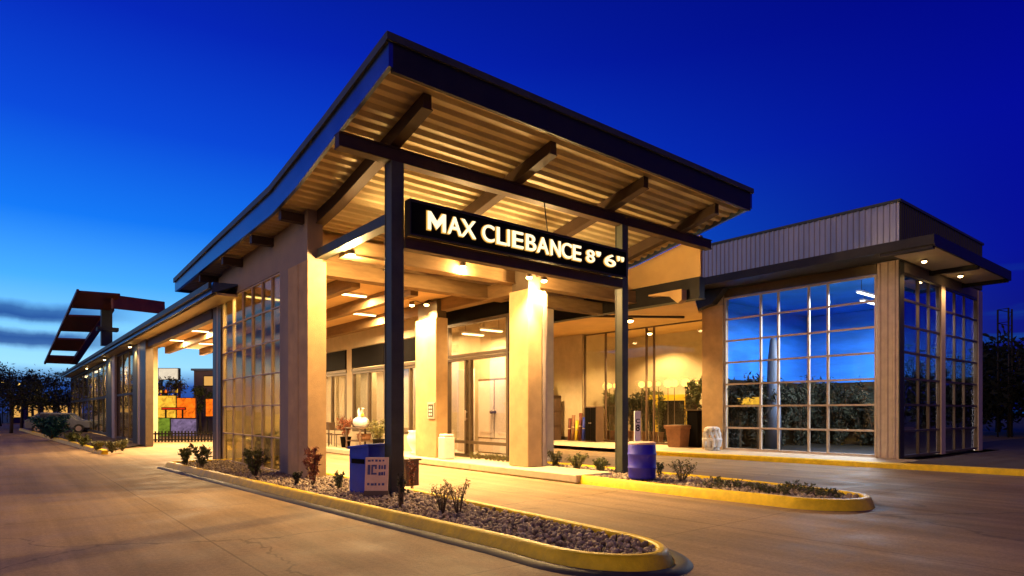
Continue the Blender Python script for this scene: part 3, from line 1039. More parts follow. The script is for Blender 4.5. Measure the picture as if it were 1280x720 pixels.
for y in (46, 55, 63):
    fx_ = MB(); fx_.box(5.4, 5.6, y - 1.0, y + 1.0, 4.4, 4.46); fo3 = fx_.build('strip_light', M['lampsoft'], wing)
    lamp('lamp_light', 'AREA', (5.5, y, 4.39), 260, WARM2, fo3, sx=.2, sy=2)

# upturned slatted frame on the end of the wing
fr_ = thing('slatted_awning_frame', 'rust-red open slatted frame tilted up over the far end of the low wing', 'awning', (3.0, 44, 4.9))


def frame_pt(u, v):
    """u along Y (0..1 near..far), v from outer low (0) to inner high (1)"""
    return Vector((2.2, 40, 4.4)) + u * Vector((0, 0, 0)) + v * Vector((0, 0, 0))


# outer rail rises from the far low corner to the near high corner; slats run inward to the second rail
def ray(px, py, d):
    r = (px - 640) / 792 * d
    return Vector((FX * d + FY * r, FY * d - FX * r, 1.5 + (515 - py) / 792 * d))


A0, A1 = ray(57, 452, 46), ray(97, 364, 36)        # outer rail far-low to near-high
B0, B1 = ray(97, 453, 46), ray(140, 388, 36.5)     # inner rail


def bar(mb, a, b, w_, h_):
    d = (b - a).normalized()
    s_ = d.cross(Vector((0, 0, 1))).normalized() * w_ / 2
    u_ = s_.cross(d).normalized() * h_ / 2
    mb.hexa([a - s_ - u_, a + s_ - u_, b + s_ - u_, b - s_ - u_], [a - s_ + u_, a + s_ + u_, b + s_ + u_, b - s_ + u_])


def fdep(py): return 46 + (py - 452) * (10 / -88) * -1 if False else 46 - (452 - py) * 10 / 88


def fo_(py): return ray(57 + (452 - py) * 40 / 88, py, fdep(py))
def fi_(py): return ray(97 + (453 - py) * 43 / 68, py, fdep(py))


rl = MB(); bar(rl, fo_(454), fo_(363), .12, .16); rl.build('rail', M['redbrown'], fr_)
rl = MB()
q0, q1 = ray(92, 454, fdep(454)), ray(138, 386, fdep(386))
bar(rl, q0, q1, .42, .2); rl.build('rail', M['redbrown'], fr_)
for ya, yb in ((364, 384), (394, 413), (423, 437), (444.5, 453)):
    s = MB()
    a, b_, c_, d_ = fo_(yb), ray(97 + (453 - yb) * 43 / 68 - 3, yb + (1.5 if ya > 370 else 3), fdep(yb)), ray(97 + (453 - ya) * 43 / 68 - 3, ya + (1.5 if ya > 370 else 4), fdep(ya)), fo_(ya)
    up = Vector((0, .06, .06))
    s.hexa([a - up, b_ - up, c_ - up, d_ - up], [a + up, b_ + up, c_ + up, d_ + up])
    s.build('slat', M['redbrown'], fr_)
tb = MB(); bar(tb, ray(140, 377, 36.4), ray(205, 385, 40), .16, .78); tb.build('end_beam', M['redbrown'], fr_)
pp = MB()
pb0 = ray(133, 420, 38.5); pt0 = ray(133, 384, 38.5)
pp.box(pb0.x - .28, pb0.x + .28, pb0.y - .28, pb0.y + .28, pb0.z - .6, pt0.z)
pp.box(pb0.x - .5, pb0.x + .6, pb0.y - .4, pb0.y + .4, pb0.z + .3, pb0.z + .5)
pp.build('post', M['bluesteel'], fr_)

# ------------------------------------------------------------------ right pavilion
rb = thing('glass_pavilion', 'right-hand pavilion with gridded windows showing deep blue and ribbed metal parapet', 'building', (20.3, 7.24, 0))
RX, RY, RX1, RY1 = 20.3, 7.24, 28.0, 13.8


def ribs(mb, axis, c, a0, a1, z0, z1, pitch=.17, dep=.035, sgn=-1):
    pts = []
    a = a0
    while a < a1 - .01:
        for f_, d_ in ((0, 0), (.38, 0), (.5, dep), (.78, dep), (.9, 0)):
            if a + f_ * pitch < a1: pts.append((a + f_ * pitch, d_))
        a += pitch
    pts.append((a1, 0))
    o = len(mb.v)
    for (p, d_) in pts:
        for z in (z0, z1):
            mb.v.append((c + sgn * d_, p, z) if axis == 'x' else (p, c + sgn * d_, z))
    for k in range(len(pts) - 1):
        mb.f.append((o + 2 * k, o + 2 * k + 1, o + 2 * k + 3, o + 2 * k + 2)); mb.sm.append(False)


pa_ = MB()
ribs(pa_, 'x', RX, RY, RY1 + .25, 5.95, 7.60)
sp_ = MB(); ribs(sp_, 'y', RY, RX, RX1, 5.95, 7.60); sp_.build('side_parapet', M['steel'], rb)
pa_.box(RX + .004, RX + .1, RY + .1, RY1 + .25, 5.95, 7.60); pa_.box(RX + .004, RX1, RY + .004, RY + .1, 5.95, 7.60)
pa_.box(RX1 - .1, RX1, RY + .1, RY1, 5.95, 7.60); pa_.box(RX + .1, RX1, RY1 - .1, RY1, .1, 7.60)
pa_.build('parapet', M['ribbed'], rb)
cp = MB(); cp.box(RX - .06, RX + .14, RY - .06, RY1 + .28, 7.601, 7.68); cp.box(RX + .14, RX1 + .04, RY - .06, RY + .14, 7.601, 7.679)
cp.box(RX1 - .12, RX1 + .04, RY + .14, RY1, 7.601, 7.68)
cp.build('coping', M['bluesteel'], rb)
rr = MB(); rr.box(RX + .1, RX1 - .1, RY + .1, RY1 - .1, 6.9, 7.0); rr.build('roof', M['fascia'], rb)
aw = MB()
aw.box(18.9, RX - .004, 5.95, RY1 + .2, 5.93, 6.12); aw.box(RX - .004, 25.9, 5.95, RY - .004, 5.93, 6.12)
aw.build('awning', M['steel'], rb, bevel=.012)
af = MB()
af.box(18.85, 18.896, 5.90, RY1 + .2, 5.87, 6.13); af.box(18.896, 25.94, 5.90, 5.946, 5.83, 6.14); af.box(25.9, 25.94, 5.946, RY, 5.83, 6.14)
af.build('awning_fascia', M['steel'], rb)
as_ = MB(); as_.box(19.1, 22.6, 6.05, RY - .1, 5.90, 5.928); as_.box(22.9, 25.8, 6.05, RY - .1, 5.90, 5.928)
as_.build('awning_soffit', M['cream_wall'], rb)
for x in (19.0, 22.75, 25.86):
    ab = MB(); ab.box(x - .09, x + .09 if x < 25 else x + .04, 5.96, RY - .01, 5.78, 5.929)
    ab.build('awning_beam', M['steel'], rb)
hw = MB(); hw.box(RX + .01, RX + .12, RY + .62, 12.96, 5.62, 5.92); hw.build('roller_housing', M['brown'], rb)
hw2 = MB(); hw2.box(RX + .3, RX1 - .1, RY + .01, RY + .12, 5.62, 5.92); hw2.build('head_panel', M['greywall'], rb)
cpier = MB()
ribs(cpier, 'x', RX - .02, RY, 7.82, .13, 5.9, pitch=.20, dep=.03)
cpier.box(RX - .017, RX + .22, RY + .01, 7.83, .13, 5.92)
cpier.build('corner_pier', M['alu'], rb)
dp = MB(); dp.box(RX - .03, RX + .30, RY - .03, RY + .006, .13, 5.9); dp.build('corner_trim', M['steel'], rb)
lp = MB(); lp.box(RX - .05, RX + .3, 12.98, 13.85, .13, 5.35); lp.build('end_pier', M['stucco'], rb, bevel=.012)
lpt = MB(); lpt.box(RX - .07, RX + .3, 12.96, 13.9, 5.351, 5.92); lpt.build('pier_head', M['greywall'], rb)
lbk = MB(); lbk.prism([(12.7, 5.9), (14.3, 5.9), (14.3, 5.6), (13.9, 5.25), (13.2, 5.4)], 'x', 19.9, 20.22); lbk.build('knee_bracket', M['steel'], rb)
zr = [.16 + (5.6 - .16) * k / 7 for k in range(1, 7)]


def yx(px):
    k = (px - 640) / 792
    d = RX / (FX + FY * k)
    return FY * d - FX * k * d


glazing(rb, 'x', RX + .06, 7.86, 12.96, .16, 5.6, [yx(950), yx(972), yx(1010), yx(1034)], zr, M['alu'], M['g_mirror'], fw=.058, pane_in=.0)
sl = MB(); sl.box(RX - .06, RX + .14, 7.84, 12.97, .06, .158); sl.build('window_sill', M['alu'], rb)


def xx(px):
    k = (px - 640) / 792
    d = RY / (FY - FX * k)
    return FX * d + FY * k * d


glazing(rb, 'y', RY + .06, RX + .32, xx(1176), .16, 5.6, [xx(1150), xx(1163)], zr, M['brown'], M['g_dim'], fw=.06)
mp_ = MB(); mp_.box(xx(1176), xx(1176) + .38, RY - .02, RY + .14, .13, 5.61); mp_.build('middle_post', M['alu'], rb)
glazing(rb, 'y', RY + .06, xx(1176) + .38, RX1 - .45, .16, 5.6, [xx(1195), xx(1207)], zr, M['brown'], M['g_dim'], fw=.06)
mp_ = MB(); mp_.box(RX1 - .45, RX1, RY - .02, RY + .2, .1, 5.9); mp_.build('end_post', M['alu'], rb)
iw = MB(); iw.box(RX1 - .1, RX1 - .005, RY + .2, RY1, .1, 5.94); iw.build('rear_wall', M['greywall'], rb)
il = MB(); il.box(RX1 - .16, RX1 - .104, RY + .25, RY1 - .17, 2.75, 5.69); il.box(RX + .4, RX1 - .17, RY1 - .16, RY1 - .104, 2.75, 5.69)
il.build('mirrored_sky_wall', M['mirror_sky'], rb)  # blue lining stands in for sky mirrored in the front panes
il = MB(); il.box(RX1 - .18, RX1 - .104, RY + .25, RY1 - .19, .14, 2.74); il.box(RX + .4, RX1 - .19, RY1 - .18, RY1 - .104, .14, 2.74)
il.build('mirrored_treeline_wall', M['mirror_trees'], rb)  # dark lower lining stands in for the mirrored treeline
ff = MB(); ff.box(RX + .12, RX1 - .1, RY + .14, RY1 - .1, .10, .14); ff.build('floor', M['darktile'], rb)
cc_ = MB(); cc_.box(RX + .12, RX1 - .1, RY + .14, RY1 - .1, 5.7, 5.8); cc_.build('ceiling', M['mirror_sky'], rb)  # ceiling shares the blue, so the top panes read as mirrored sky
ic = MB(); ic.lathe([(.30, .14), (.27, 1.6), (.2, 3.4), (.12, 4.2), (.05, 4.3)], (22.6, 12.35, 0), 20); ic.build('inner_column', M['paleblue'], rb)

# ------------------------------------------------------------------ storefront behind the second lane
st = thing('rear_storefront', 'cream rear storefront with dark mullions and yellow doorway across the second lane', 'storefront', (21.5, 14, 0))
SXP = 21.5
w1 = MB(); w1.box(SXP, SXP + .15, 21.3, 27, .1, 5.2); w1.box(SXP + .8, SXP + .9, 27, 27.2, 0, 5.2)
w1.build('wall', M['cream_wall'], st)
w2 = MB(); w2.box(24.5, 24.65, 13.9, 27, .1, 5.2); w2.box(SXP + .16, 24.49, 21.2, 21.3, .1, 5.2)
w2.box(12.6, 24.5, 27.0, 27.15, 0, 5.2)
w2.build('back_wall', M['cream_wall'], st)
c2 = MB(); c2.prism([(14.55, 10.4), (20.15, 13.95), (24.6, 14.2), (24.6, 27), (14.55, 27)], 'z', 5.2, 5.3); c2.build('ceiling', M['orange'], st)
sgl = glazing(st, 'x', SXP + .06, 13.9, 21.2, .16, 5.15, [17.1, 17.5, 19.85], [], M['wood'], M['g_clear'], fw=.055, fd=.1)
bs = MB(); bs.box(SXP - .1, SXP + .3, 13.9, 21.28, .1, .158); bs.box(SXP - .012, SXP - .002, 21.32, 27, .14, .3); bs.build('plinth', M['brown'], st)
yd = MB(); yd.box(SXP + 1.0, SXP + 1.12, 16.0, 16.25, .2, 2.0); yd.box(SXP + 1.0, SXP + 1.12, 17.6, 17.8, .2, 2.0); yd.box(SXP + 1.0, SXP + 1.12, 15.99, 18.4, 2.001, 2.25)
yd.build('door_frame', M['yellowpaint'], st, bevel=.01)
dr = MB(); dr.box(SXP + 1.05, SXP + 1.1, 16.26, 17.6, .2, 1.99); dr.build('door', M['black'], st)
bb = MB(); bb.tube([(15.5, 17.8, 5.1), (20.2, 14.6, 5.1)], .05, 8); bb.build('conduit', M['rafter'], st)

# ------------------------------------------------------------------ lamps that the place has
def down_lamp(loc, label, power, group=None, spot=R(134), target=None, r=.075, stem=.0, arm=None, bulb=False):
    power *= 2.75
    t = thing('ceiling_lamp', label, 'lamp', loc, group)
    x, y, z = loc
    h = MB(); h.lathe([(.03, .10 + stem), (.035, .10), (r * .9, .09), (r * 1.15, 0), (r * 1.05, -.005), (r * .85, .03)], loc, 18)
    if arm: h.tube([(x, y, z + .095), (x + (arm[0] - x) * .3, y + (arm[1] - y) * .3, z + .13), arm], .014, 7)
    h.build('housing', M['brown'], t)
    l_ = MB(); l_.ball((x, y, z - .01), r * .95, 14, 8, (1, 1, .6)); l_.build('lens', M['lamp'], t)
    lamp('lamp_light', 'POINT' if bulb else 'SPOT', (x, y, z - (.14 if bulb else .09)), power, WARM, t, .08, target or (x, y, z - 3), spot, .45)
    return t


def tube_lamp(loc, length, axis, label, power, group=None, m='lampsoft', col=WARM2):
    power *= 3.2
    t = thing('strip_lamp', label, 'lamp', loc, group)
    x, y, z = loc
    a, b = (length / 2, .07) if axis == 'x' else (.07, length / 2)
    h = MB(); h.box(x - a, x + a, y - b, y + b, z, z + .05); ho_ = h.build('housing', M['white'], t)
    top = 5.7 if z > 5 else 4.78
    if top - z > .1:
        for s_ in (-.7, .7):
            q_ = MB(); q_.tube([(x + (s_ * a if axis == 'x' else 0), y + (s_ * b if axis != 'x' else 0), z + .05), (x + (s_ * a if axis == 'x' else 0), y + (s_ * b if axis != 'x' else 0), top)], .008, 6); q_.build('hanger', M['brown'], ho_)
    l_ = MB(); l_.box(x - a + .02, x + a - .02, y - b + .02, y + b - .02, z - .03, z - .001); l_.build('diffuser', M[m], t)
    o = lamp('lamp_light', 'AREA', (x, y, z - .045), power, col, t, sx=2 * a - .04, sy=2 * b - .04)
    return t


GL = 'small warm lamps fixed under the canopy'
down_lamp((5.46, 11.85, 4.64), 'small bright round lamp at the top of the left tan pier', 190, GL, bulb=True)
down_lamp((8.15, 11.86, 4.80), 'small round lamp on the header beam midway below the sign', 120, GL, bulb=True)
down_lamp((9.52, 11.15, 4.62), 'round lamp just above the big column, left one of a close pair', 900, GL, spot=R(140), target=(6.6, 11.0, 0), arm=(9.78, 11.5, 4.76))
down_lamp((9.98, 11.15, 4.60), 'round lamp just above the big column, right one of a close pair', 170, GL, bulb=True, arm=(10.0, 11.5, 4.76))
down_lamp((9.34, 16.2, 4.62), 'left lamp of the pair above the far column beside the entrance', 560, GL, arm=(9.78, 16.2, 4.7))
down_lamp((9.56, 15.75, 4.60), 'right lamp of the pair above the far column beside the entrance', 360, GL, arm=(9.78, 15.75, 4.7))
down_lamp((6.9, 12.8, 4.72), 'dim round lamp under the beam near the tall post', 380, GL, arm=(6.9, 13.28, 4.78))
GT = 'strip lamps on the lane ceiling'
tube_lamp((9.3, 19.3, 4.72), .9, 'x', 'warm strip lamp on the lane ceiling seen left of the tall post', 190, GT)
tube_lamp((5.8, 18.3, 4.72), 1.0, 'x', 'warm strip lamp seen through the gridded amber glass bay', 210, GT)
tube_lamp((6.05, 27.4, 4.72), 1.5, 'x', 'nearest strip lamp in the open bay left of the amber glass', 380, GT)
tube_lamp((7.5, 32.3, 4.72), 1.5, 'x', 'right-hand strip lamp deep in the open bay left of the glass', 380, GT)
tube_lamp((5.82, 31.6, 4.72), 1.3, 'x', 'leftmost strip lamp on the ceiling of the open bay', 380, GT)
tube_lamp((7.4, 16.3, 4.72), 1.1, 'x', 'strip lamp on the ceiling hidden behind the tall post', 190, GT)
GE = 'lamps inside the entrance'
tube_lamp((11.45, 16.1, 3.92), .8, 'x', 'left strip lamp behind the transom window above the entrance door', 75, GE)
tube_lamp((11.45, 15.15, 3.95), .8, 'x', 'right strip lamp behind the transom window above the entrance door', 75, GE)
for y in (18.6, 21.6, 25): tube_lamp((11.5, y, 4.2), 1.2, 'y', 'warm strip lamp inside the shop behind the curtained windows', 60, 'strip lamps inside the shop')
GV = 'small lamps under the eave of the left wing'
for y, lb in ((33.5, 'small lamp under the wing eave beside the open bay posts'), (42.6, 'small lamp under the wing eave over its middle posts'), (52, 'small lamp under the wing eave near its far end')):
    down_lamp((4.62, y, 4.48), lb, 120, GV, r=.06)
G2 = 'lamps on the ceiling of the second lane'
down_lamp((19.2, 16.4, 5.08), 'round lamp on the second lane ceiling before the rear storefront', 1150, G2, r=.13)
down_lamp((22.6, 14.9, 5.08), 'larger round lamp inside the rear storefront near its right end', 900, G2, r=.15)
down_lamp((17.6, 21.5, 5.08), 'round lamp on the second lane ceiling over the plain beige wall', 1150, G2, r=.11)
down_lamp((23.0, 18.5, 5.08), 'round lamp inside the rear storefront behind the dark mullions', 800, G2, r=.12)
GR = 'small lamps in the pavilion awning soffit'
down_lamp((20.75, 6.75, 5.85), 'small lamp in the pavilion awning soffit nearest the corner', 55, GR, r=.07)
down_lamp((23.9, 6.75, 5.85), 'small lamp in the pavilion awning soffit farther from the corner', 55, GR, r=.07)
for (x, y, lb) in ((21.9, 8.7, 'cool strip lamp inside the pavilion behind the top right panes'), (23.6, 9.3, 'cool strip lamp deeper inside the pavilion, behind the first one')):  # these strips also light the blue lining that stands for mirrored sky
    tube_lamp((x, y, 5.3), 1.6, 'x', lb, 260, 'cool strip lamps inside the pavilion', 'coollamp', (.85, .92, 1))

# ------------------------------------------------------------------ plants
def leaf_cloud(pts, size, squash=.55, jitter=.35):
    """one folded leaf face per point, random direction"""
    n = len(pts)
    d = rng.normal(size=(n, 3)); d /= np.linalg.norm(d, axis=1)[:, None]
    e = rng.normal(size=(n, 3)); e -= d * (d * e).sum(1)[:, None]; e /= np.linalg.norm(e, axis=1)[:, None]
    s = size * rng.uniform(1 - jitter, 1 + jitter, n)[:, None]
    V = np.stack([pts - d * s, pts + e * s * squash * .5, pts + d * s, pts - e * s * squash * .5], 1).reshape(-1, 3)
    F = np.arange(4 * n).reshape(n, 4)
    return V, F


def shrub(name, label, cat, x, y, z, h, r, lm, n_st=9, per=34, leaf=.035, group=None, lean=1.0, bare=.25, tw=.008):
    t = thing(name, label, cat, (x, y, z), group)
    st_ = MB(); pts = []
    for i in range(n_st):
        a = 2 * PI * i / n_st + random.uniform(-.4, .4)
        rr = r * random.uniform(.35, 1.0) * lean
        hh = h * random.uniform(.6, 1.0)
        p0 = Vector((x + .02 * math.cos(a), y + .02 * math.sin(a), z - .02))
        p1 = Vector((x + rr * .45 * math.cos(a), y + rr * .45 * math.sin(a), z + hh * .55))
        p2 = Vector((x + rr * math.cos(a + .2), y + rr * math.sin(a + .2), z + hh))
        st_.tube([p0, p1, p2], [tw, tw * .75, tw * .35], 5)
        for k in range(3):
            u = random.uniform(.35, .9)
            q = p1.lerp(p2, u); q2 = q + Vector((random.uniform(-1, 1), random.uniform(-1, 1), random.uniform(.2, 1))) * r * .35
            st_.tube([q, q2], [tw * .5, tw * .25], 4)
            for m in range(per // 5): pts.append(q.lerp(q2, random.uniform(.2, 1.1)) + Vector([random.gauss(0, r * .06) for _ in range(3)]))
        for m in range(per):
            u = random.uniform(bare, 1.03)
            q = p0.lerp(p1, u * 2) if u < .5 else p1.lerp(p2, u * 2 - 1)
            pts.append(q + Vector([random.gauss(0, r * .10) for _ in range(3)]))
    st_.build('stems', M['twig'], t)
    if pts:
        V, F = leaf_cloud(np.array(pts), leaf)
        np_mesh('foliage', V, F, M[lm], t)
    return t


def gp(px, py, z=.1):
    x, y = ground_pt(px, py, z)
    return x, y


def px_shrub(px, py, hpx, wpx, name, label, lm, cat='shrub', **k):
    x, y = gp(px, py)
    d = FX * x + FY * y
    return shrub(name, label, cat, x, y, .1, hpx / 792 * d, wpx / 792 * d / 2, lm, **k)


GS = 'low shrubs on the gravel of the front island'
px_shrub(232, 583, 24, 22, 'leafy_shrub', 'low leafy shrub at the far left tip of the front gravel island', 'leaf', group=GS, leaf=.05)
px_shrub(252, 585, 30, 24, 'leafy_shrub', 'taller leafy shrub second from the far left tip of the front island', 'leaf', group=GS, leaf=.055)
px_shrub(318, 596, 36, 34, 'spiky_shrub', 'dark spreading shrub in front of the amber glass bay', 'leaf', group=GS, n_st=16, leaf=.045)
px_shrub(371, 607, 18, 14, 'leafy_shrub', 'tiny shrub at the foot of the tan pier', 'darkleaf', group=GS, leaf=.025)
px_shrub(392, 608, 48, 32, 'dry_shrub', 'upright reddish dry shrub beside the tan pier', 'redleaf', group=GS, n_st=8, leaf=.055, lean=.8)
px_shrub(424, 613, 24, 18, 'leafy_shrub', 'small green shrub between the tan pier and the blue box', 'leaf', group=GS, leaf=.03)
px_shrub(501, 634, 44, 18, 'dark_shrub', 'narrow dark shrub standing right in front of the tall post', 'darkleaf', group=GS, n_st=7, leaf=.03, lean=.6, tw=.02)
px_shrub(515, 612, 40, 16, 'dry_shrub', 'narrow rusty shrub just right of the tall post', 'redleaf', group=GS, n_st=6, leaf=.03, lean=.6)
px_shrub(553, 640, 40, 36, 'twiggy_shrub', 'twiggy bare shrub on the gravel, left one of the near pair', 'olive', group=GS, n_st=13, per=12, leaf=.024)
px_shrub(573, 643, 48, 40, 'twiggy_shrub', 'taller twiggy bare shrub on the gravel, right one of the near pair', 'olive', group=GS, n_st=13, per=12, leaf=.024)
GQ = 'plants on the island between the lanes'
px_shrub(852, 603, 28, 40, 'twiggy_shrub', 'wispy twiggy shrub right of the violet barrel', 'olive', group=GQ, n_st=14, per=16, leaf=.03)
px_shrub(694, 584, 20, 24, 'flowering_shrub', 'pale low shrub against the right foot of the big column', 'olive', group=GQ, n_st=12, leaf=.04)
px_shrub(722, 588, 20, 26, 'flowering_shrub', 'pale low shrub between the big column and the right post', 'olive', group=GQ, n_st=12, leaf=.04)
px_shrub(750, 590, 16, 26, 'leafy_shrub', 'low dark green shrub just left of the right post', 'leaf', group=GQ, n_st=12, leaf=.035)
px_shrub(824, 598, 22, 14, 'dark_shrub', 'narrow dark shrub tucked behind the violet barrel', 'darkleaf', group=GQ, n_st=6, leaf=.03)
for i in range(26):
    px = 885 + i * 6.4 + random.uniform(-4, 4)
    x, y = gp(px, 612 + (i * 0.36) + random.uniform(-5, 3))
    shrub('ground_cover_plant', 'small green ground-cover plant on the gravel near the rounded island end', 'plant', x, y, .1, random.uniform(.10, .2), random.uniform(.09, .16), 'leaf', n_st=8, per=9, leaf=.028, group='ground cover at the rounded end of the second island', bare=.1, tw=.004)
for i in range(9):
    px = 588 + i * 6 + random.uniform(-2, 2)
    k = (px - 640) / 792; x = 10.35; d = x / (FX + FY * k); y = FY * d - FX * k * d
    shrub('edging_plant', 'tiny pale plant in the row along the foot of the entrance glass', 'plant', x, y, .185, .18, .12, 'olive', n_st=7, per=9, leaf=.03, group='row of tiny plants under the entrance glass', tw=.005)
GRP = 'dark plants added as the mirrored treeline'
for i in range(15):  # row added to give the mirrored treeline its uneven dark edge
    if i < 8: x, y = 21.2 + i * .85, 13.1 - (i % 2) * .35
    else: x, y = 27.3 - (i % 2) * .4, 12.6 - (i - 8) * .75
    shrub('mirrored_treeline_plant', 'tall dark plant added inside the pavilion as the mirrored treeline', 'plant', x, y, .14, random.uniform(2.2, 3.0), .75, 'nightleaf', n_st=16, per=60, leaf=.11, group=GRP, bare=.05, tw=.012)
yl = thing('mirrored_light_strip', 'blank yellow glowing strip added as a mirrored light behind the lower left pavilion panes', 'sign', (21.1, 12.45, .14))
q = MB(); q.box(21.06, 21.14, 12.0, 12.92, 1.74, 2.06); q.build('frame', M['brown'], yl)  # glowing strip added for a yellow light mirrored in the panes
q = MB(); q.box(21.04, 21.059, 12.03, 12.89, 1.77, 2.03); q.build('face', M['p_yellow'], yl)
for y in (12.1, 12.8):
    q = MB(); q.box(21.08, 21.12, y - .03, y + .03, .14, 1.739); q.build('leg', M['brown'], yl)
GI = 'plants inside the amber glass bay'
for i, (x, y, h_) in enumerate(((5.7, 15.6, .75), (5.8, 16.6, .95), (5.75, 17.6, .7), (5.9, 18.5, .85))):
    shrub('indoor_shrub', ('yellow-green shrub behind the amber glass nearest the pier', 'taller yellow-green shrub behind the middle of the amber glass', 'short yellow-green shrub behind the amber glass past its middle', 'yellow-green shrub at the far end of the amber glass')[i], 'shrub', x, y, .02, h_, .5, 'olive', n_st=16, per=60, leaf=.06, group=GI)
GW = 'low plants along the left wing'
for i, (px, py, hh, lb) in enumerate(((140, 565, 16, 'low plant under the second glass bay of the left wing'), (153, 563, 18, 'dry grassy plant beside the left wing post'), (122, 563, 14, 'low plant at the near end of the wing kerb'),
                                      (104, 558, 18, 'low plant halfway along the wing kerb'), (90, 553, 16, 'low dark plant far along the wing kerb'))):
    px_shrub(px, py, hh * .75, 18, 'grassy_plant', lb, 'olive' if i < 3 else 'leaf', cat='plant', group=GW, n_st=14, leaf=.06, tw=.012)
px_shrub(64, 548, 26, 44, 'teal_shrub', 'teal-tinted broad shrub at the far end of the left wing', 'teal', n_st=20, per=60, leaf=.12, tw=.02)


def tree(name, label, x, y, h, cr, group, n_cl=46, per=46, leaf=.2, lm='darkleaf', flat=.8):
    t = thing(name, label, 'tree', (x, y, 0), group)
    tk = MB()
    top = Vector((x + random.uniform(-.3, .3), y + random.uniform(-.3, .3), h * .75))
    mid = Vector((x + random.uniform(-.15, .15), y, h * .35))
    tk.tube([(x, y, -.1), mid, top], [h * .028, h * .02, h * .006], 8)
    cs = []
    c0 = Vector((x, y, h - cr * flat))
    while len(cs) < n_cl:
        v = Vector([random.uniform(-1, 1) for _ in range(3)])
        if v.length > 1 or v.length < .25: continue
        c = c0 + Vector((v.x * cr, v.y * cr, v.z * cr * flat))
        cs.append(c)
    for c in cs[:12]: tk.tube([mid.lerp(top, random.uniform(.1, .8)), c], [h * .009, h * .003], 5)
    tk.build('trunk', M['bark'], t)
    P_ = np.concatenate([rng.normal(size=(per, 3)) * (cr * .17) * rng.uniform(.7, 1.4) * np.array([1, 1, .7]) + np.array(c) for c in cs])
    V, F = leaf_cloud(P_, leaf, .7)
    np_mesh('crown', V, F, M[lm], t)
    return t


GT1 = 'dark trees beyond the left end of the lot'
LB = 'dark tree in the row beyond the far left end of the lot'
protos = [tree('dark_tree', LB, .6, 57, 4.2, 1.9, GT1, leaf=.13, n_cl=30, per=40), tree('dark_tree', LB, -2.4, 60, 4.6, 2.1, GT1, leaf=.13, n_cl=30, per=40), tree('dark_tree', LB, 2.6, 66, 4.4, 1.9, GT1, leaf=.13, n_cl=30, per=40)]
for i, (x, y, s_) in enumerate(((4.6, 80, 1.3), (1.6, 76, 1.15), (-1, 70, 1.2), (-3.5, 78, 1.3), (6.5, 90, 1.35), (3, 92, 1.4), (9.5, 98, 1.4), (0, 86, 1.4))):
    c = copy_tree(protos[i % 3]); c.location = (x, y, 0); c.rotation_euler = (0, 0, i * 1.3); c.scale = (s_, s_, s_)
GT2 = 'dark trees beyond the right pavilion'
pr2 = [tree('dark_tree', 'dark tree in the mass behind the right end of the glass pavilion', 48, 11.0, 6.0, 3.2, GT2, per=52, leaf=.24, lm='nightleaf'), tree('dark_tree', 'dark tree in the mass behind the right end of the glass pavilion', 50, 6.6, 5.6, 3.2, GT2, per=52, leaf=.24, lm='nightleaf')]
for i, (x, y, s_) in enumerate(((52, 2.4, 1.0), (58, 14, 1.2), (55, 8.6, 1.1), (53, -2, 1.05), (60, 4, 1.2), (46, 13.8, .9), (62, 9, 1.2), (44, 3.2, .6), (46, 8.4, .7), (44, 6.0, .55))):
    c = copy_tree(pr2[i % 2]); c.location = (x, y, 0); c.rotation_euler = (0, 0, i * 2.1); c.scale = (s_, s_, s_)
GT3 = 'dark trees mirrored in the pavilion windows'
for i in range(16):
    c = copy_tree(pr2[i % 2])
    c['group'] = GT3; c['label'] = 'dark tree across the lot, mirrored in the pavilion windows'
    c.location = (-34 - random.uniform(0, 14), -2 + i * 4.6 + random.uniform(-1, 1), 0); c.rotation_euler = (0, 0, i * 1.7); s_ = random.uniform(.8, 1.25); c.scale = (s_, s_, s_)

# far lit shops beyond the left trees
def far_store(x0, x1, y, h, label, nwin, m_em):
    t = thing('distant_shop', label, 'building', ((x0 + x1) / 2, y, 0))
    b = MB(); b.box(x0, x1, y, y + 8, 0, h); b.build('wall', M['greywall'], t)
    r_ = MB(); r_.box(x0 - .4, x1 + .4, y - .8, y + 8.2, h, h + .35); r_.build('roof', M['fascia'], t)
    for k in range(nwin):
        a = x0 + (x1 - x0) * (k + .2) / nwin; b_ = x0 + (x1 - x0) * (k + .8) / nwin
        f = MB(); f.box(a - .08, b_ + .08, y - .06, y - .001, .7, 2.5); o = f.build('window', M['brown'], t)
        p = MB(); p.box(a, b_, y - .09, y - .061, .8, 2.4); p.build('pane', m_em, o)


far_store(-16, -.5, 104, 3.4, 'low distant shop with a row of lit windows behind the left trees', 7, M['redtail'])
far_store(1.0, 11.0, 108, 3.0, 'small distant shop with lit windows beside the left wing end', 6, M['redtail'])
far_store(-74, -58, 46, 3.2, 'distant lit shop across the lot, mirrored low in the pavilion windows', 6, M['redtail'])
for i, (px, py, d) in enumerate(((9, 489, 92), (24, 481, 88), (33, 494, 95), (46, 487, 90), (17, 502, 96), (56, 499, 94), (3, 478, 86), (40, 503, 97))):  # globes on poles added for the golden glints in the trees
    p = ray(px, py, d)
    t = thing('tree_glint_globe', 'tiny warm globe on a thin pole added as a glint among the far left trees', 'lamp', (p.x, p.y, 0), 'warm glints added among the far left trees')
    q = MB(); q.tube([(p.x, p.y, 0), (p.x, p.y, p.z)], .05, 6); q.build('pole', M['steel'], t)
    q = MB(); q.ball((p.x, p.y, p.z), .2, 10, 6); q.build('globe', M['globe'], t)
mastt = thing('lattice_mast', 'thin dark mast standing beyond the pavilion right of its far corner', 'mast', (46, 10.6, 0))
mm_ = MB()
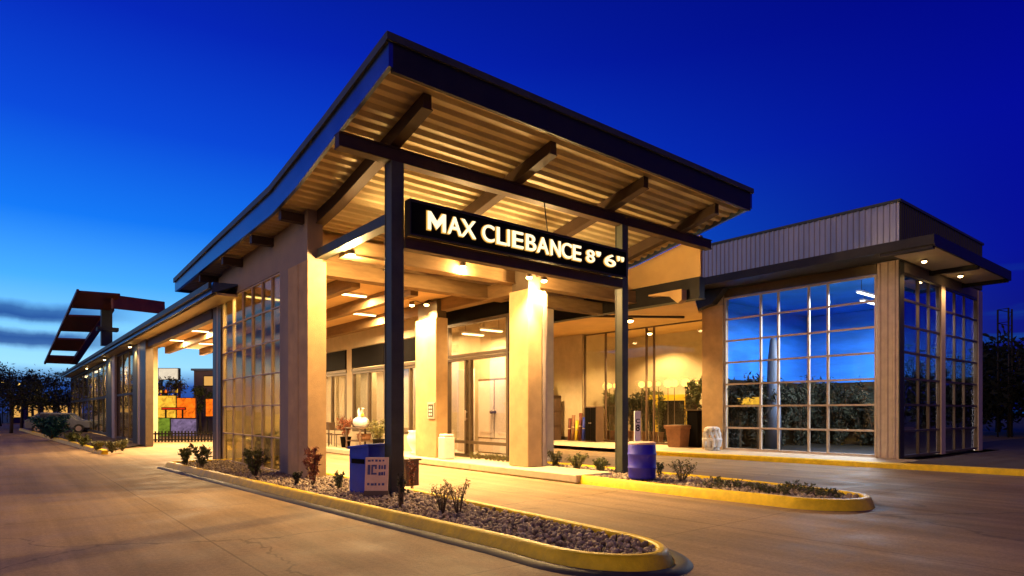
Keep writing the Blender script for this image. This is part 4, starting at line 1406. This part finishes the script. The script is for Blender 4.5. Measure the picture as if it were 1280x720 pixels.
for dx, dy in ((0, 0), (.7, 0), (.35, .6)): mm_.tube([(46 + dx, 10.6 + dy, 0), (46 + dx, 10.6 + dy, 7.6)], .05, 6)
for k in range(9): mm_.tube([(46, 10.6, .8 * k + .4), (46.7, 10.6, .8 * k + 1.0), (46.35, 11.2, .8 * k + 1.2), (46, 10.6, .8 * k + 1.2)], .025, 5)
mm_.build('lattice', M['steel'], mastt)

# ------------------------------------------------------------------ street furniture
# blue box beside the post, with a poster board leaning on it
bx_, by_ = gp(459, 616, .1)
box = thing('blue_box', 'blue upright plastic collection box beside the tall post', 'collection box', (bx_, by_, .09))
a_ = MB()
a_.prism([(-.25, 0), (.25, 0), (.25, .78), (-.25, .84)], 'x', -.19, .19)
a_.v = [(bx_ + p[0], by_ + p[1], .09 + p[2]) for p in a_.v]
bo = a_.build('body', M['blue'], box, bevel=.018)
a_ = MB(); a_.hexa([(bx_ - .215, by_ - .28, .915), (bx_ + .215, by_ - .28, .915), (bx_ + .215, by_ + .27, .855), (bx_ - .215, by_ + .27, .855)], [(bx_ - .215, by_ - .28, .965), (bx_ + .215, by_ - .28, .965), (bx_ + .215, by_ + .27, .905), (bx_ - .215, by_ + .27, .905)])
a_.build('lid', M['blue'], box, bevel=.012)
a_ = MB(); a_.box(bx_ - .212, bx_ - .191, by_ - .16, by_ + .16, .62, .70); a_.build('slot', M['black'], box)
a_ = MB(); a_.box(bx_ - .17, bx_ + .17, by_ - .22, by_ + .22, .03, .10); a_.build('base', M['black'], box)
box.rotation_euler = (0, 0, R(14))


def board_frame(px, py, yaw):
    x, y = gp(px, py, .1)
    return x, y


qx, qy = gp(470, 622, .1)
pb = thing('poster_board', 'pale poster board with dark blue lettering leaning on the blue box', 'sign', (qx, qy, .09))
tl = -.10
def bp3(u, v, t):     # board local: u across, v up, t out; board leans back
    return (u, -t + v * .18, v)
def bbox(mb, u0, u1, v0, v1, t0, t1):
    mb.hexa([bp3(u0, v0, t1), bp3(u1, v0, t1), bp3(u1, v0, t0), bp3(u0, v0, t0)], [bp3(u0, v1, t1), bp3(u1, v1, t1), bp3(u1, v1, t0), bp3(u0, v1, t0)])
def local_build(mb, name, m, par, bevel=0):
    o0 = root_loc(par)
    mb.v = [(p[0] + o0.x, p[1] + o0.y, p[2] + o0.z) for p in mb.v]
    return mb.build(name, m, par, bevel)
a_ = MB(); bbox(a_, -.19, .19, .12, .66, -.012, .012); bd_ = local_build(a_, 'panel', M['paper'], pb, .004)
a_ = MB(); bbox(a_, -.2, .2, .0, .12, -.02, .02); local_build(a_, 'foot', M['wood'], pb)
a_ = MB()
for (txt, u0, u1, v0, v1) in (('PLEASE', -.15, .15, .585, .63), ('IC', -.15, .0, .38, .54), ('READ', .03, .16, .46, .54), ('FEES', .03, .16, .36, .43), ('DRIVE SLOW', -.15, .15, .20, .25)):
    if txt in ('PLEASE', 'FEES', 'DRIVE SLOW', 'READ'):
        # the lettering here is too blurred to read: plain dark strokes, no words
        nseg = 5 if v1 - v0 < .06 else 3
        for k in range(nseg):
            w_ = (u1 - u0) / nseg
            bbox(a_, u0 + k * w_, u0 + k * w_ + w_ * random.uniform(.5, .85), v0 + random.uniform(0, .012), v1 - random.uniform(0, .012), .0121, .016)
    else:
        bbox(a_, -.15, -.105, v0, v1, .0121, .016); bbox(a_, -.09, .0, v0, v0 + .03, .0121, .016); bbox(a_, -.09, .0, v1 - .03, v1, .0121, .016); bbox(a_, -.09, -.06, v0 + .031, v1 - .031, .0121, .016)
        bbox(a_, -.03, .0, v1 - .07, v1 - .031, .0121, .016)
local_build(a_, 'lettering', M['ink'], bd_)
pb.rotation_euler = (0, 0, R(-37))

# wooden stand behind the post
hx, hy = gp(512, 606, .1)
hs = thing('wooden_stand', 'narrow dark wooden stand half hidden behind the tall post', 'stand', (hx, hy, .09))
a_ = MB(); a_.box(-.14, .14, -.12, .12, .0, .48); local_build(a_, 'body', M['wood'], hs, .01)
a_ = MB(); a_.box(-.18, .18, -.15, .15, .481, .52); local_build(a_, 'top', M['wood'], hs, .008)

# violet barrel
vx, vy = 10.08, 8.30
br_ = thing('plastic_barrel', 'violet-blue plastic barrel standing beside the right canopy post', 'barrel', (vx, vy, .16))
a_ = MB(); a_.lathe([(.24, 0), (.265, .02), (.27, .05), (.275, .20), (.288, .215), (.288, .235), (.276, .25), (.278, .47), (.29, .485), (.29, .505), (.278, .52), (.274, .66), (.26, .70), (.255, .705)], (vx, vy, .16), 32)
bb_ = a_.build('body', M['barrel'], br_)
a_ = MB(); a_.lathe([(.268, .69), (.272, .70), (.272, .725), (.25, .74), (.235, .728), (.05, .722)], (vx, vy, .16), 32); a_.build('rim', M['paper'], br_)
# slim white marker behind the barrel
mx_, my_ = 10.32, 8.62
mk = thing('marker_post', 'slim white marker post with black 8 rising behind the violet barrel', 'marker post', (mx_, my_, .1))
a_ = MB(); a_.box(mx_ - .07, mx_ + .07, my_ - .02, my_ + .02, .08, 1.52); po_ = a_.build('post', M['white'], mk, bevel=.008)
for ch_, z0_, z1_ in (('8', 1.10, 1.24), ('C', 1.27, 1.36)):
    a_ = MB()
    fit_text(a_, ch_, -.045, .045, z0_, z1_, lambda u, v, t: (mx_ + u, my_ - .0225 - t, v), .02, .002)
    a_.build('lettering', M['black'], po_)
mk.rotation_euler = (0, 0, R(-25))

# call panel on the far column and white bollard under it
kx, ky_ = 9.69, 15.62
cp_ = thing('call_panel', 'small grey call panel on the far column left of the entrance', 'call panel', (9.69, 15.68, 1.55))
a_ = MB(); a_.box(9.655, 9.699, 15.5, 15.86, 1.30, 1.78); h_ = a_.build('housing', M['alu'], cp_, bevel=.006)
a_ = MB(); a_.box(9.647, 9.654, 15.55, 15.81, 1.36, 1.72); a_.build('faceplate', M['bluesteel'], cp_)
a_ = MB()
for i in range(3):
    for j in range(2): a_.box(9.64, 9.6465, 15.60 + j * .1, 15.66 + j * .1, 1.40 + i * .1, 1.46 + i * .1)
a_.build('keypad', M['pinkwhite'], cp_)
wx, wy = 9.72, 14.95
wb = thing('white_bollard', 'short squat white bollard at the left edge of the entrance glass', 'bollard', (wx, wy, .185))
a_ = MB(); a_.box(-.17, .17, -.17, .17, 0, .62); local_build(a_, 'body', M['pinkwhite'], wb, .03)
a_ = MB(); a_.box(-.15, .15, -.15, .15, .621, .70); local_build(a_, 'cap', M['pinkwhite'], wb, .03)

# pale cabinet with double doors inside the entrance
cx_, cy_ = 12.1, 14.2
cab = thing('white_cabinet', 'tall pale double-door cabinet seen through the entrance glass', 'cabinet', (12.15, 15.65, .2))
a_ = MB(); a_.box(11.96, 12.40, 14.75, 16.55, .2, 2.55); a_.build('body', M['wood'], cab, bevel=.01)
for y0, y1 in ((14.80, 15.62), (15.68, 16.50)):
    a_ = MB(); a_.box(11.93, 11.957, y0, y1, .7, 2.48); a_.box(11.917, 11.929, y0 + .1, y1 - .1, .85, 2.36); d__ = a_.build('door', M['pinkwhite'], cab, bevel=.006)
    a_ = MB(); yy_ = 15.57 if y0 < 15 else 15.73
    a_.ball((11.88, yy_, 1.5), .06, 12, 8); a_.build('handle', M['brown'], d__)
a_ = MB(); a_.box(11.94, 11.958, 14.80, 16.50, .24, .66); a_.build('drawer', M['pinkwhite'], cab, bevel=.006)
px_wht = thing('white_side_panel', 'tall plain pale panel left of the cabinet behind the door glass', 'panel', (11.9, 17.1, .2))
a_ = MB(); a_.box(11.85, 11.95, 16.7, 17.6, .2, 2.9); a_.build('panel', M['pinkwhite'], px_wht, bevel=.01)

# table with a white rabbit ornament and clutter under the lane windows
tx, ty_ = 10.05, 20.9
tb_ = thing('side_table', 'small dark table with turned legs on the walkway under the curtained windows', 'table', (tx, ty_, .185))
a_ = MB(); a_.box(-.42, .42, -.62, .62, .72, .77); local_build(a_, 'tabletop', M['wood'], tb_, .01)
for sx in (-.36, .36):
    for sy in (-.55, .55):
        a_ = MB(); a_.lathe([(.03, 0), (.045, .1), (.03, .25), (.05, .45), (.035, .6), (.04, .72)], (sx, sy, 0), 10); local_build(a_, 'leg', M['wood'], tb_)
a_ = MB(); a_.box(-.38, .38, -.58, .58, .28, .31); local_build(a_, 'shelf', M['wood'], tb_)
rb_ = thing('white_vase', 'white two-necked vase with a yellow flower on the dark side table', 'vase', (tx - .05, ty_ + .05, .957))
a_ = MB(); a_.lathe([(.16, 0), (.22, .05), (.27, .17), (.25, .28), (.16, .35), (.10, .36)], (0, 0, 0), 22, sy=1.25)
for s_ in (-1, 1): a_.tube([(0, s_ * .09, .30), (0, s_ * .11, .45), (0, s_ * .15, .62), (0, s_ * .17, .68)], [.09, .055, .05, .06], 12)
local_build(a_, 'body', M['white'], rb_)
a_ = MB(); a_.ball((-.05, -.24, .44), .06, 10, 7)
a_.tube([(0, -.16, .62), (-.03, -.2, .55), (-.05, -.24, .46)], .008, 5); local_build(a_, 'flower', M['yellowpaint'], rb_)
bk_ = thing('wicker_basket', 'brown wicker basket on the lower shelf of the dark side table', 'basket', (tx, ty_ - .1, .495))
a_ = MB(); a_.lathe([(.18, 0), (.22, .03), (.25, .12), (.245, .2), (.27, .22), (.255, .235), (.22, .22), (.19, .05)], (0, 0, 0), 20); local_build(a_, 'body', M['terracotta'], bk_)
for i, (x, y, lb) in enumerate(((9.95, 23.0, 'black cafe chair on the walkway left of the dark side table'), (10.05, 24.2, 'black cafe chair farthest along the walkway by the windows'))):
    ch = thing('cafe_chair', lb, 'chair', (x, y, .185), 'cafe chairs on the walkway')
    a_ = MB(); a_.box(-.21, .21, -.21, .21, .44, .475); local_build(a_, 'seat', M['wood'], ch, .01)
    a_ = MB(); a_.box(-.2, .2, .18, .21, .62, .92); local_build(a_, 'backrest', M['wood'], ch, .01)
    for sx in (-.19, .19):
        a_ = MB(); a_.tube([(sx, -.19, 0), (sx, -.19, .44)], .014, 6); local_build(a_, 'leg', M['steel'], ch)
        a_ = MB(); a_.tube([(sx, .19, 0), (sx, .195, .92)], .014, 6); local_build(a_, 'leg', M['steel'], ch)
    ch.rotation_euler = (0, 0, .5 + i * 2)
GC = 'potted plants under the curtained windows'
for i, (x, y, h_, lm_, lb) in enumerate(((9.9, 19.4, .7, 'olive', 'potted pale plant on the walkway right of the dark side table'), (9.95, 22.1, .8, 'redleaf', 'potted reddish plant between the side table and cafe chair'), (9.8, 25.6, .9, 'leaf', 'potted green plant beyond the cafe chairs'))):
    pt_ = shrub('potted_flower', lb, 'potted plant', x, y, .5, h_, .38, lm_, n_st=14, per=40, leaf=.05, group=GC)
    a_ = MB(); a_.lathe([(.15, -.31), (.2, .06), (.22, .08), (.19, .09), (.15, .03)], (x, y, .5), 16); a_.build('pot', M['black'], pt_)
pw = thing('white_urn', 'white ceramic urn beside the far column right of the tall post', 'urn', (10.1, 17.3, .185))
a_ = MB(); a_.lathe([(.14, 0), (.15, .05), (.1, .1), (.24, .35), (.27, .55), (.2, .68), (.24, .74), (.21, .74), (.17, .66)], (0, 0, 0), 20); local_build(a_, 'body', M['white'], pw)

# ------------------------------------------------------------------ second lane: goods before and inside the rear storefront
def on_x(px, X):
    k = (px - 640) / 792
    d = X / (FX + FY * k)
    return FY * d - FX * k * d


GG = 'glowing globe lamps along the rear storefront'
for i, (px, r_, lb) in enumerate(((762, .16, 'leftmost glowing globe lamp behind the storefront, left of the right post'), (769, .16, 'second globe lamp from the left, touching its leftmost neighbour'), (802, .21, 'globe lamp just right of the right canopy post'), (811, .2, 'globe lamp standing between two thin mullions'),
                                  (823, .15, 'small globe lamp just right of the thin mullions'), (835, .27, 'largest globe lamp, over the left part of the yellow door frame'), (843, .25, 'globe lamp overlapping the largest one on its right'), (857, .27, 'big globe lamp over the right jamb of the yellow door frame'), (869, .16, 'small rightmost globe lamp beside the tan end pier'))):
    y = on_x(px, 22.15)
    gl_ = thing('globe_lamp', lb, 'lamp', (22.15, y, .15), GG)
    a_ = MB(); a_.lathe([(.12, 0), (.12, .03), (.02, .05), (.015, 2.5), (.05, 2.52)], (22.15, y, .15), 12); a_.build('stand', M['brown'], gl_)
    a_ = MB(); a_.ball((22.15, y, 2.72), r_ * .68, 18, 12); a_.build('globe', M['globe'], gl_)
    if i % 2 == 0: lamp('lamp_light', 'POINT', (21.9, y, 2.72), 28, (1, .62, .16), gl_, .2)

GP = 'potted shrubs inside the rear storefront'
for i, (px, X, h, lb) in enumerate(((764, 22.4, 2.1, 'tall potted shrub at the left end of the rear storefront glass'), (806, 22.5, 2.0, 'tall potted shrub behind the thin mullions of the storefront'), (825, 22.6, 1.9, 'potted shrub left of the yellow doorway'), (780, 22.5, 1.7, 'potted shrub behind the right canopy post'), (815, 22.9, 2.2, 'dense potted shrub directly under the globe lamps'), (864, 22.4, 2.1, 'potted shrub right of the yellow doorway'), (772, 23.0, 2.1, 'potted shrub just left of the right canopy post'), (792, 22.9, 1.9, 'potted shrub just right of the right canopy post'))):
    y = on_x(px, X)
    shrub('potted_shrub', lb, 'potted plant', X, y, .5, h, .42, 'darkleaf' if i % 2 else 'leaf', n_st=20, per=80, leaf=.075, group=GP, bare=.02, tw=.012)
    ob = [o for o in COL.objects if o.name.startswith('potted_shrub')][-1]
    a_ = MB(); a_.lathe([(.2, -.36), (.26, 0.1), (.29, .12), (.26, .13), (.2, .06)], (X, y, .5), 18); a_.build('pot', M['terracotta'], ob)
y = on_x(872, 21.0)
tp = thing('tall_planter', 'tall slim black planter with trailing shrub left of the tan end pier', 'planter', (20.9, y, .15))
a_ = MB(); a_.prism([(20.65, y - .24), (21.15, y - .24), (21.15, y + .24), (20.65, y + .24)], 'z', .15, 1.55); a_.build('pot', M['black'], tp, bevel=.02)
a_ = MB(); a_.box(20.62, 21.18, y - .27, y + .27, 1.551, 1.60); a_.build('rim', M['brown'], tp)
shrub('trailing_shrub', 'bushy shrub growing from the tall black planter', 'plant', 20.9, y, 1.6, 1.15, .42, 'leaf', n_st=14, per=50, leaf=.07, tw=.012)
y = on_x(848, 20.4)
cpn = thing('terracotta_planter', 'wide brown terracotta planter in front of the yellow doorway', 'planter', (20.4, y, .15))
a_ = MB()
for z0, z1, s0, s1 in ((.15, .85, .28, .35), (.851, .99, .39, .41)):
    a_.hexa([(20.4 - s0, y - s0, z0), (20.4 + s0, y - s0, z0), (20.4 + s0, y + s0, z0), (20.4 - s0, y + s0, z0)], [(20.4 - s1, y - s1, z1), (20.4 + s1, y - s1, z1), (20.4 + s1, y + s1, z1), (20.4 - s1, y + s1, z1)])
a_.build('pot', M['terracotta'], cpn, bevel=.02)
a_ = MB(); a_.box(20.07, 20.73, y - .33, y + .33, .991, 1.01); a_.build('soil', M['bed'], cpn)
# openwork white stool
y = on_x(890, 19.7)
gs = thing('garden_stool', 'white openwork ceramic garden stool before the tan end pier', 'stool', (19.7, y, .15))
a_ = MB()
zz = [0, .05, .13, .36, .6, .72, .78]
rr_ = [.20, .23, .26, .29, .27, .23, .19]
for i in range(10):
    t = 2 * PI * i / 10
    a_.tube([(19.7 + r_ * math.cos(t + .25 * math.sin(z_ * 7)), y + r_ * math.sin(t + .25 * math.sin(z_ * 7)), .15 + z_) for r_, z_ in zip(rr_, zz)], .055, 7)
for z_, r_ in ((.03, .21), (.38, .29), (.75, .21)):
    a_.tube([(19.7 + r_ * math.cos(2 * PI * k / 24), y + r_ * math.sin(2 * PI * k / 24), .15 + z_) for k in range(25)], .06, 7)
a_.lathe([(.21, .74), (.21, .81), (.17, .83)], (19.7, y, .15), 20)
a_.build('body', M['white'], gs)
# goods along the beige wall
GB = 'goods standing along the plain beige wall'
cols_ = ('p_red', 'terracotta', 'yellowpaint', 'redbrown', 'blue', 'terracotta')
for i, px in enumerate((712, 716.5, 721, 725.5, 730, 734)):
    y = on_x(px, 21.15)
    hh = (1.05, 1.2, .95, 1.3, 1.1, .9)[i]
    t = thing('rolled_rug', ('dark red rolled rug, leftmost in the row along the beige wall', 'tan rolled rug, second from left along the beige wall', 'short mustard rolled rug along the beige wall', 'tallest rust rolled rug along the beige wall', 'blue rolled rug along the beige wall', 'short brown rolled rug next to the dark cabinet')[i], 'rug', (21.15, y, .15), GB)
    a_ = MB(); a_.tube([(21.12, y, .15), (21.2, y + .02, .15 + hh)], .085, 12); a_.build('roll', M['redbrown' if i == 0 else cols_[i]], t)
    a_ = MB(); a_.tube([(21.15, y + .008, .15 + hh * .5), (21.156, y + .01, .15 + hh * .54)], .09, 12); a_.build('band', M['cream_wall'], t)
y = on_x(743, 21.1)
t = thing('dark_cabinet', 'dark upright cabinet beside the rolled rugs on the beige wall', 'cabinet', (21.1, y, .15))
a_ = MB(); a_.box(20.85, 21.35, y - .35, y + .35, .15, 1.75); a_.build('body', M['wood'], t, bevel=.01)
for s_ in (-1, 1):
    a_ = MB(); a_.box(20.82, 20.848, y + s_ * .17 - .15, y + s_ * .17 + .15, .2, 1.7); d__ = a_.build('door', M['black'], t)
    a_ = MB(); a_.ball((20.80, y + s_ * .05, 1.0), .025); a_.build('handle', M['alu'], d__)
y = on_x(689, 21.0)
t = thing('shelf_unit', 'dark shelf unit with jars beside the big column', 'shelf', (20.9, y, .02))
a_ = MB()
for z_ in (.1, .8, 1.5, 2.2): a_.box(20.6, 21.2, y - .5, y + .5, z_, z_ + .04)
for s_ in (-.5, .46): a_.box(20.6, 21.2, y + s_, y + s_ + .04, .0, 2.3)
a_.build('frame', M['wood'], t)
for i in range(3):
    for k in range(4):
        j = tag(MB().lathe([(.07, 0), (.08, .1), (.06, .26), (.035, .3), (.035, .36)], (20.75, y - .38 + k * .24, (.14, .84, 1.54)[i]), 12).build('jar', M[('terracotta', 'cream_wall', 'black')[i]]),
                ('squat terracotta jar on the bottom shelf beside the big column', 'cream jar on the middle shelf beside the big column', 'black jar on the top shelf beside the big column')[i], 'jar', ('terracotta jars on the bottom shelf', 'cream jars on the middle shelf', 'black jars on the top shelf')[i])
t = thing('table_lamp', 'glowing table lamp on top of the dark shelf unit by the big column', 'lamp', (20.9, y, 2.24))
a_ = MB(); a_.lathe([(.1, 0), (.1, .03), (.03, .06), (.05, .25), (.02, .4)], (20.9, y, 2.24), 14); a_.build('base', M['terracotta'], t)
a_ = MB(); a_.lathe([(.2, .35), (.13, .8), (.12, .8), (.19, .36)], (20.9, y, 2.24), 18); a_.build('lamp_shade', M['globe'], t)

# ------------------------------------------------------------------ beyond the open bay: lit display boards and a low fence
def facing(px, py, d):
    p = ray(px, py, d)
    return p


def display(name, label, cat, px0, px1, py0, py1, d, m, thick=.14, group=None, leg=False):
    a = ray(px0, py0, d); b = ray(px1, py1, d)
    c = (a + b) / 2
    wd = (px1 - px0) / 792 * d; ht = (py1 - py0) / 792 * d
    t = thing(name, label, cat, (c.x, c.y, min(a.z, b.z)), group)
    q = MB(); q.box(-wd / 2, wd / 2, -.02, .02, .04, ht - .04); local_build(q, 'face', M[m], t)
    f = MB(); f.box(-wd / 2, wd / 2, .021, thick, 0, ht)
    for (u0, u1, v0, v1) in ((-wd / 2, wd / 2, 0, .038), (-wd / 2, wd / 2, ht - .038, ht), (-wd / 2, -wd / 2 + .03, .038, ht - .038), (wd / 2 - .03, wd / 2, .038, ht - .038)): f.box(u0, u1, -.03, .02, v0, v1)
    local_build(f, 'frame', M['steel'], t)
    z0 = t.location.z
    lg_ = MB()
    for s_ in (-.35, .35): lg_.box(s_ * wd - .04, s_ * wd + .04, .03, .11, -z0, 0)
    if z0 > .05: local_build(lg_, 'legs', M['steel'], t)
    t.rotation_euler = (0, 0, -math.atan2(FX, FY))
    return t


GD = 'lit display boards beyond the open bay'
display('lit_board', 'orange lit board in the middle of the open bay', 'display board', 221, 245, 497, 523, 41, 'p_orange', group=GD)
display('lit_board', 'yellow lit board left of the orange one in the open bay', 'display board', 197, 220.5, 494, 523, 41, 'p_yellow', group=GD)
display('lit_board', 'green lit board standing low under the yellow one', 'display board', 196, 213, 522, 546, 40, 'p_green', group=GD)
display('lit_board', 'purple lit board standing low under the orange one', 'display board', 213.5, 246, 523, 545, 40, 'p_purple', group=GD)
display('lit_board', 'narrow orange lit board beside the glass bay post', 'display board', 257, 271, 498, 521, 41, 'p_orange', group=GD)
display('lit_stripe', 'thin red lit stripe across the yellow and orange boards', 'sign', 202, 232, 509, 512.5, 40.6, 'p_red', thick=.08)
ps = display('pole_sign', 'blank white lit pole sign above the boards in the open bay', 'sign', 198, 223, 460, 475, 44, 'whitelit', thick=.3)
# lit-window kiosk and tree in the yard
kp = ray(257, 548, 46)
ks = thing('dark_kiosk', 'dark kiosk with one lit window behind the boards', 'kiosk', (kp.x, kp.y, 0))
q = MB(); q.box(-.85, 1.3, 0, 1.6, 0, 4.5); local_build(q, 'wall', M['greywall'], ks)
q = MB(); q.box(-1, 1.45, -.15, 1.7, 4.5, 4.65); local_build(q, 'roof', M['fascia'], ks)
q = MB(); q.box(-.15, .75, -.05, -.001, 3.35, 4.15); wo_ = local_build(q, 'window', M['brown'], ks)
q = MB(); q.box(-.08, .68, -.07, -.051, 3.42, 4.08); local_build(q, 'pane', M['redtail'], wo_)
ks.rotation_euler = (0, 0, -math.atan2(FX, FY))
tp_ = ray(251, 548, 42)
tree('yard_tree', 'small dark leafy tree between the orange boards in the open bay', tp_.x, tp_.y, 3.4, .75, None, n_cl=26, per=40, leaf=.10, lm='leaf', flat=1.5)
tp_ = ray(208, 548, 43.2)
tree('yard_tree', 'small fruit tree with glinting leaves above the yellow board', tp_.x, tp_.y, 4.0, 1.0, None, n_cl=30, per=40, leaf=.10, lm='olive', flat=.8)
fn = thing('low_fence', 'low dark picket fence along the floor of the open bay', 'fence', (8, 36.5, 0))
fa, fb = ray(188, 553, 32.5), ray(275, 553, 32.5)
fa = Vector((*ground_pt(190, 553), 0)); fb = Vector((*ground_pt(276, 552), 0))
for z_ in (.12, .42):
    q = MB(); bar(q, Vector((fa.x, fa.y, z_)), Vector((fb.x, fb.y, z_)), .05, .07); q.build('rail', M['black'], fn)
for k in range(22):
    p = fa.lerp(fb, k / 21)
    q = MB(); q.box(p.x - .035, p.x + .035, p.y - .02, p.y + .02, 0, .55); q.build('picket', M['black'], fn)
gr_c = ray(209, 497, 42.2)
rk = thing('goods_rack', 'crowded goods rack standing over the yellow and green boards', 'rack', (gr_c.x, gr_c.y, 0))
q = MB()
for z_ in (1.95, 2.35, 2.75, 3.15): q.box(-.75, .75, -.02, .3, z_, z_ + .03)
for x_ in (-.75, .72): q.box(x_, x_ + .03, -.02, .3, 0, 3.3)
local_build(q, 'frame', M['wood'], rk)
rk.rotation_euler = (0, 0, -math.atan2(FX, FY))
for i in range(27):
    r_, c_ = divmod(i, 9)
    q = MB(); hh = random.uniform(.16, .32); ww = random.uniform(.05, .07)
    q.lathe([(ww, 0), (ww * 1.05, hh * .6), (ww * .5, hh * .85), (ww * .5, hh)], (0, 0, 0), 10)
    o = q.build('bottle', M[('terracotta', 'yellowpaint', 'p_orange', 'cream_wall', 'redbrown', 'leaf', 'p_yellow')[(i * 5 + r_) % 7]])  # some bottles glow with the lit-panel materials, as glints
    tag(o, 'small bottle among the crowded rows on the goods rack', 'bottle', 'bottles on the goods rack')
    a_ = -math.atan2(FX, FY); u = -.64 + c_ * .16
    o.location = (gr_c.x + u * math.cos(a_) - .12 * math.sin(a_), gr_c.y + u * math.sin(a_) + .12 * math.cos(a_), (1.98, 2.38, 2.78)[r_])
lamp('yard_fill_light', 'POINT', (8.2, 36.8, 3.6), 420, WARM2, None, .2)  # lamp without a fixture, added to brighten the yard

# parked car at the far left
cp0 = ground_pt(78, 541)
car = thing('parked_car', 'pale grey parked hatchback beyond the far end of the left wing', 'car', (cp0[0], cp0[1], 0))
q = MB()
prof_ = [(-2.0, .35), (2.0, .35), (2.08, .6), (2.0, .82), (1.1, .95), (.55, 1.42), (-1.2, 1.47), (-1.85, 1.0), (-2.05, .9)]
q.prism([(p[0], p[1]) for p in prof_], 'x', -.82, .82)
q.v = [(p[1], p[0], p[2]) for p in q.v]
q.v = [(p[0], p[1] * (.86 if p[2] > 1.3 else 1), p[2]) for p in q.v]
local_build(q, 'body', M['carpaint'], car, .05)
q = MB(); q.box(-1.15, .7, -.835, .835, .98, 1.34); local_build(q, 'side_window', M['g_wing'], car)
for x in (-1.25, 1.25):
    for y in (-.8, .8):
        q = MB(); q.tube([(x, y - .1, .32), (x, y + .1, .32)], .32, 18); wh = local_build(q, 'wheel', M['rubber'], car)
        q = MB(); q.tube([(x, y - .108, .32), (x, y + .108, .32)], .19, 14); local_build(q, 'rim', M['alu'], wh)
for y in (-.6, .6):
    q = MB(); q.box(2.0, 2.09, y - .16, y + .16, .62, .76); local_build(q, 'headlight', M['white'], car, .02)
car.rotation_euler = (0, 0, R(-20))

# ------------------------------------------------------------------ render settings
sc.render.engine = 'CYCLES'
sc.cycles.use_denoising = True
sc.cycles.max_bounces = 7
sc.cycles.transparent_max_bounces = 12
sc.cycles.sample_clamp_indirect = 6
sc.view_settings.view_transform = 'Standard'
sc.view_settings.look = 'None'
sc.view_settings.exposure = 0
sc.view_settings.gamma = 1
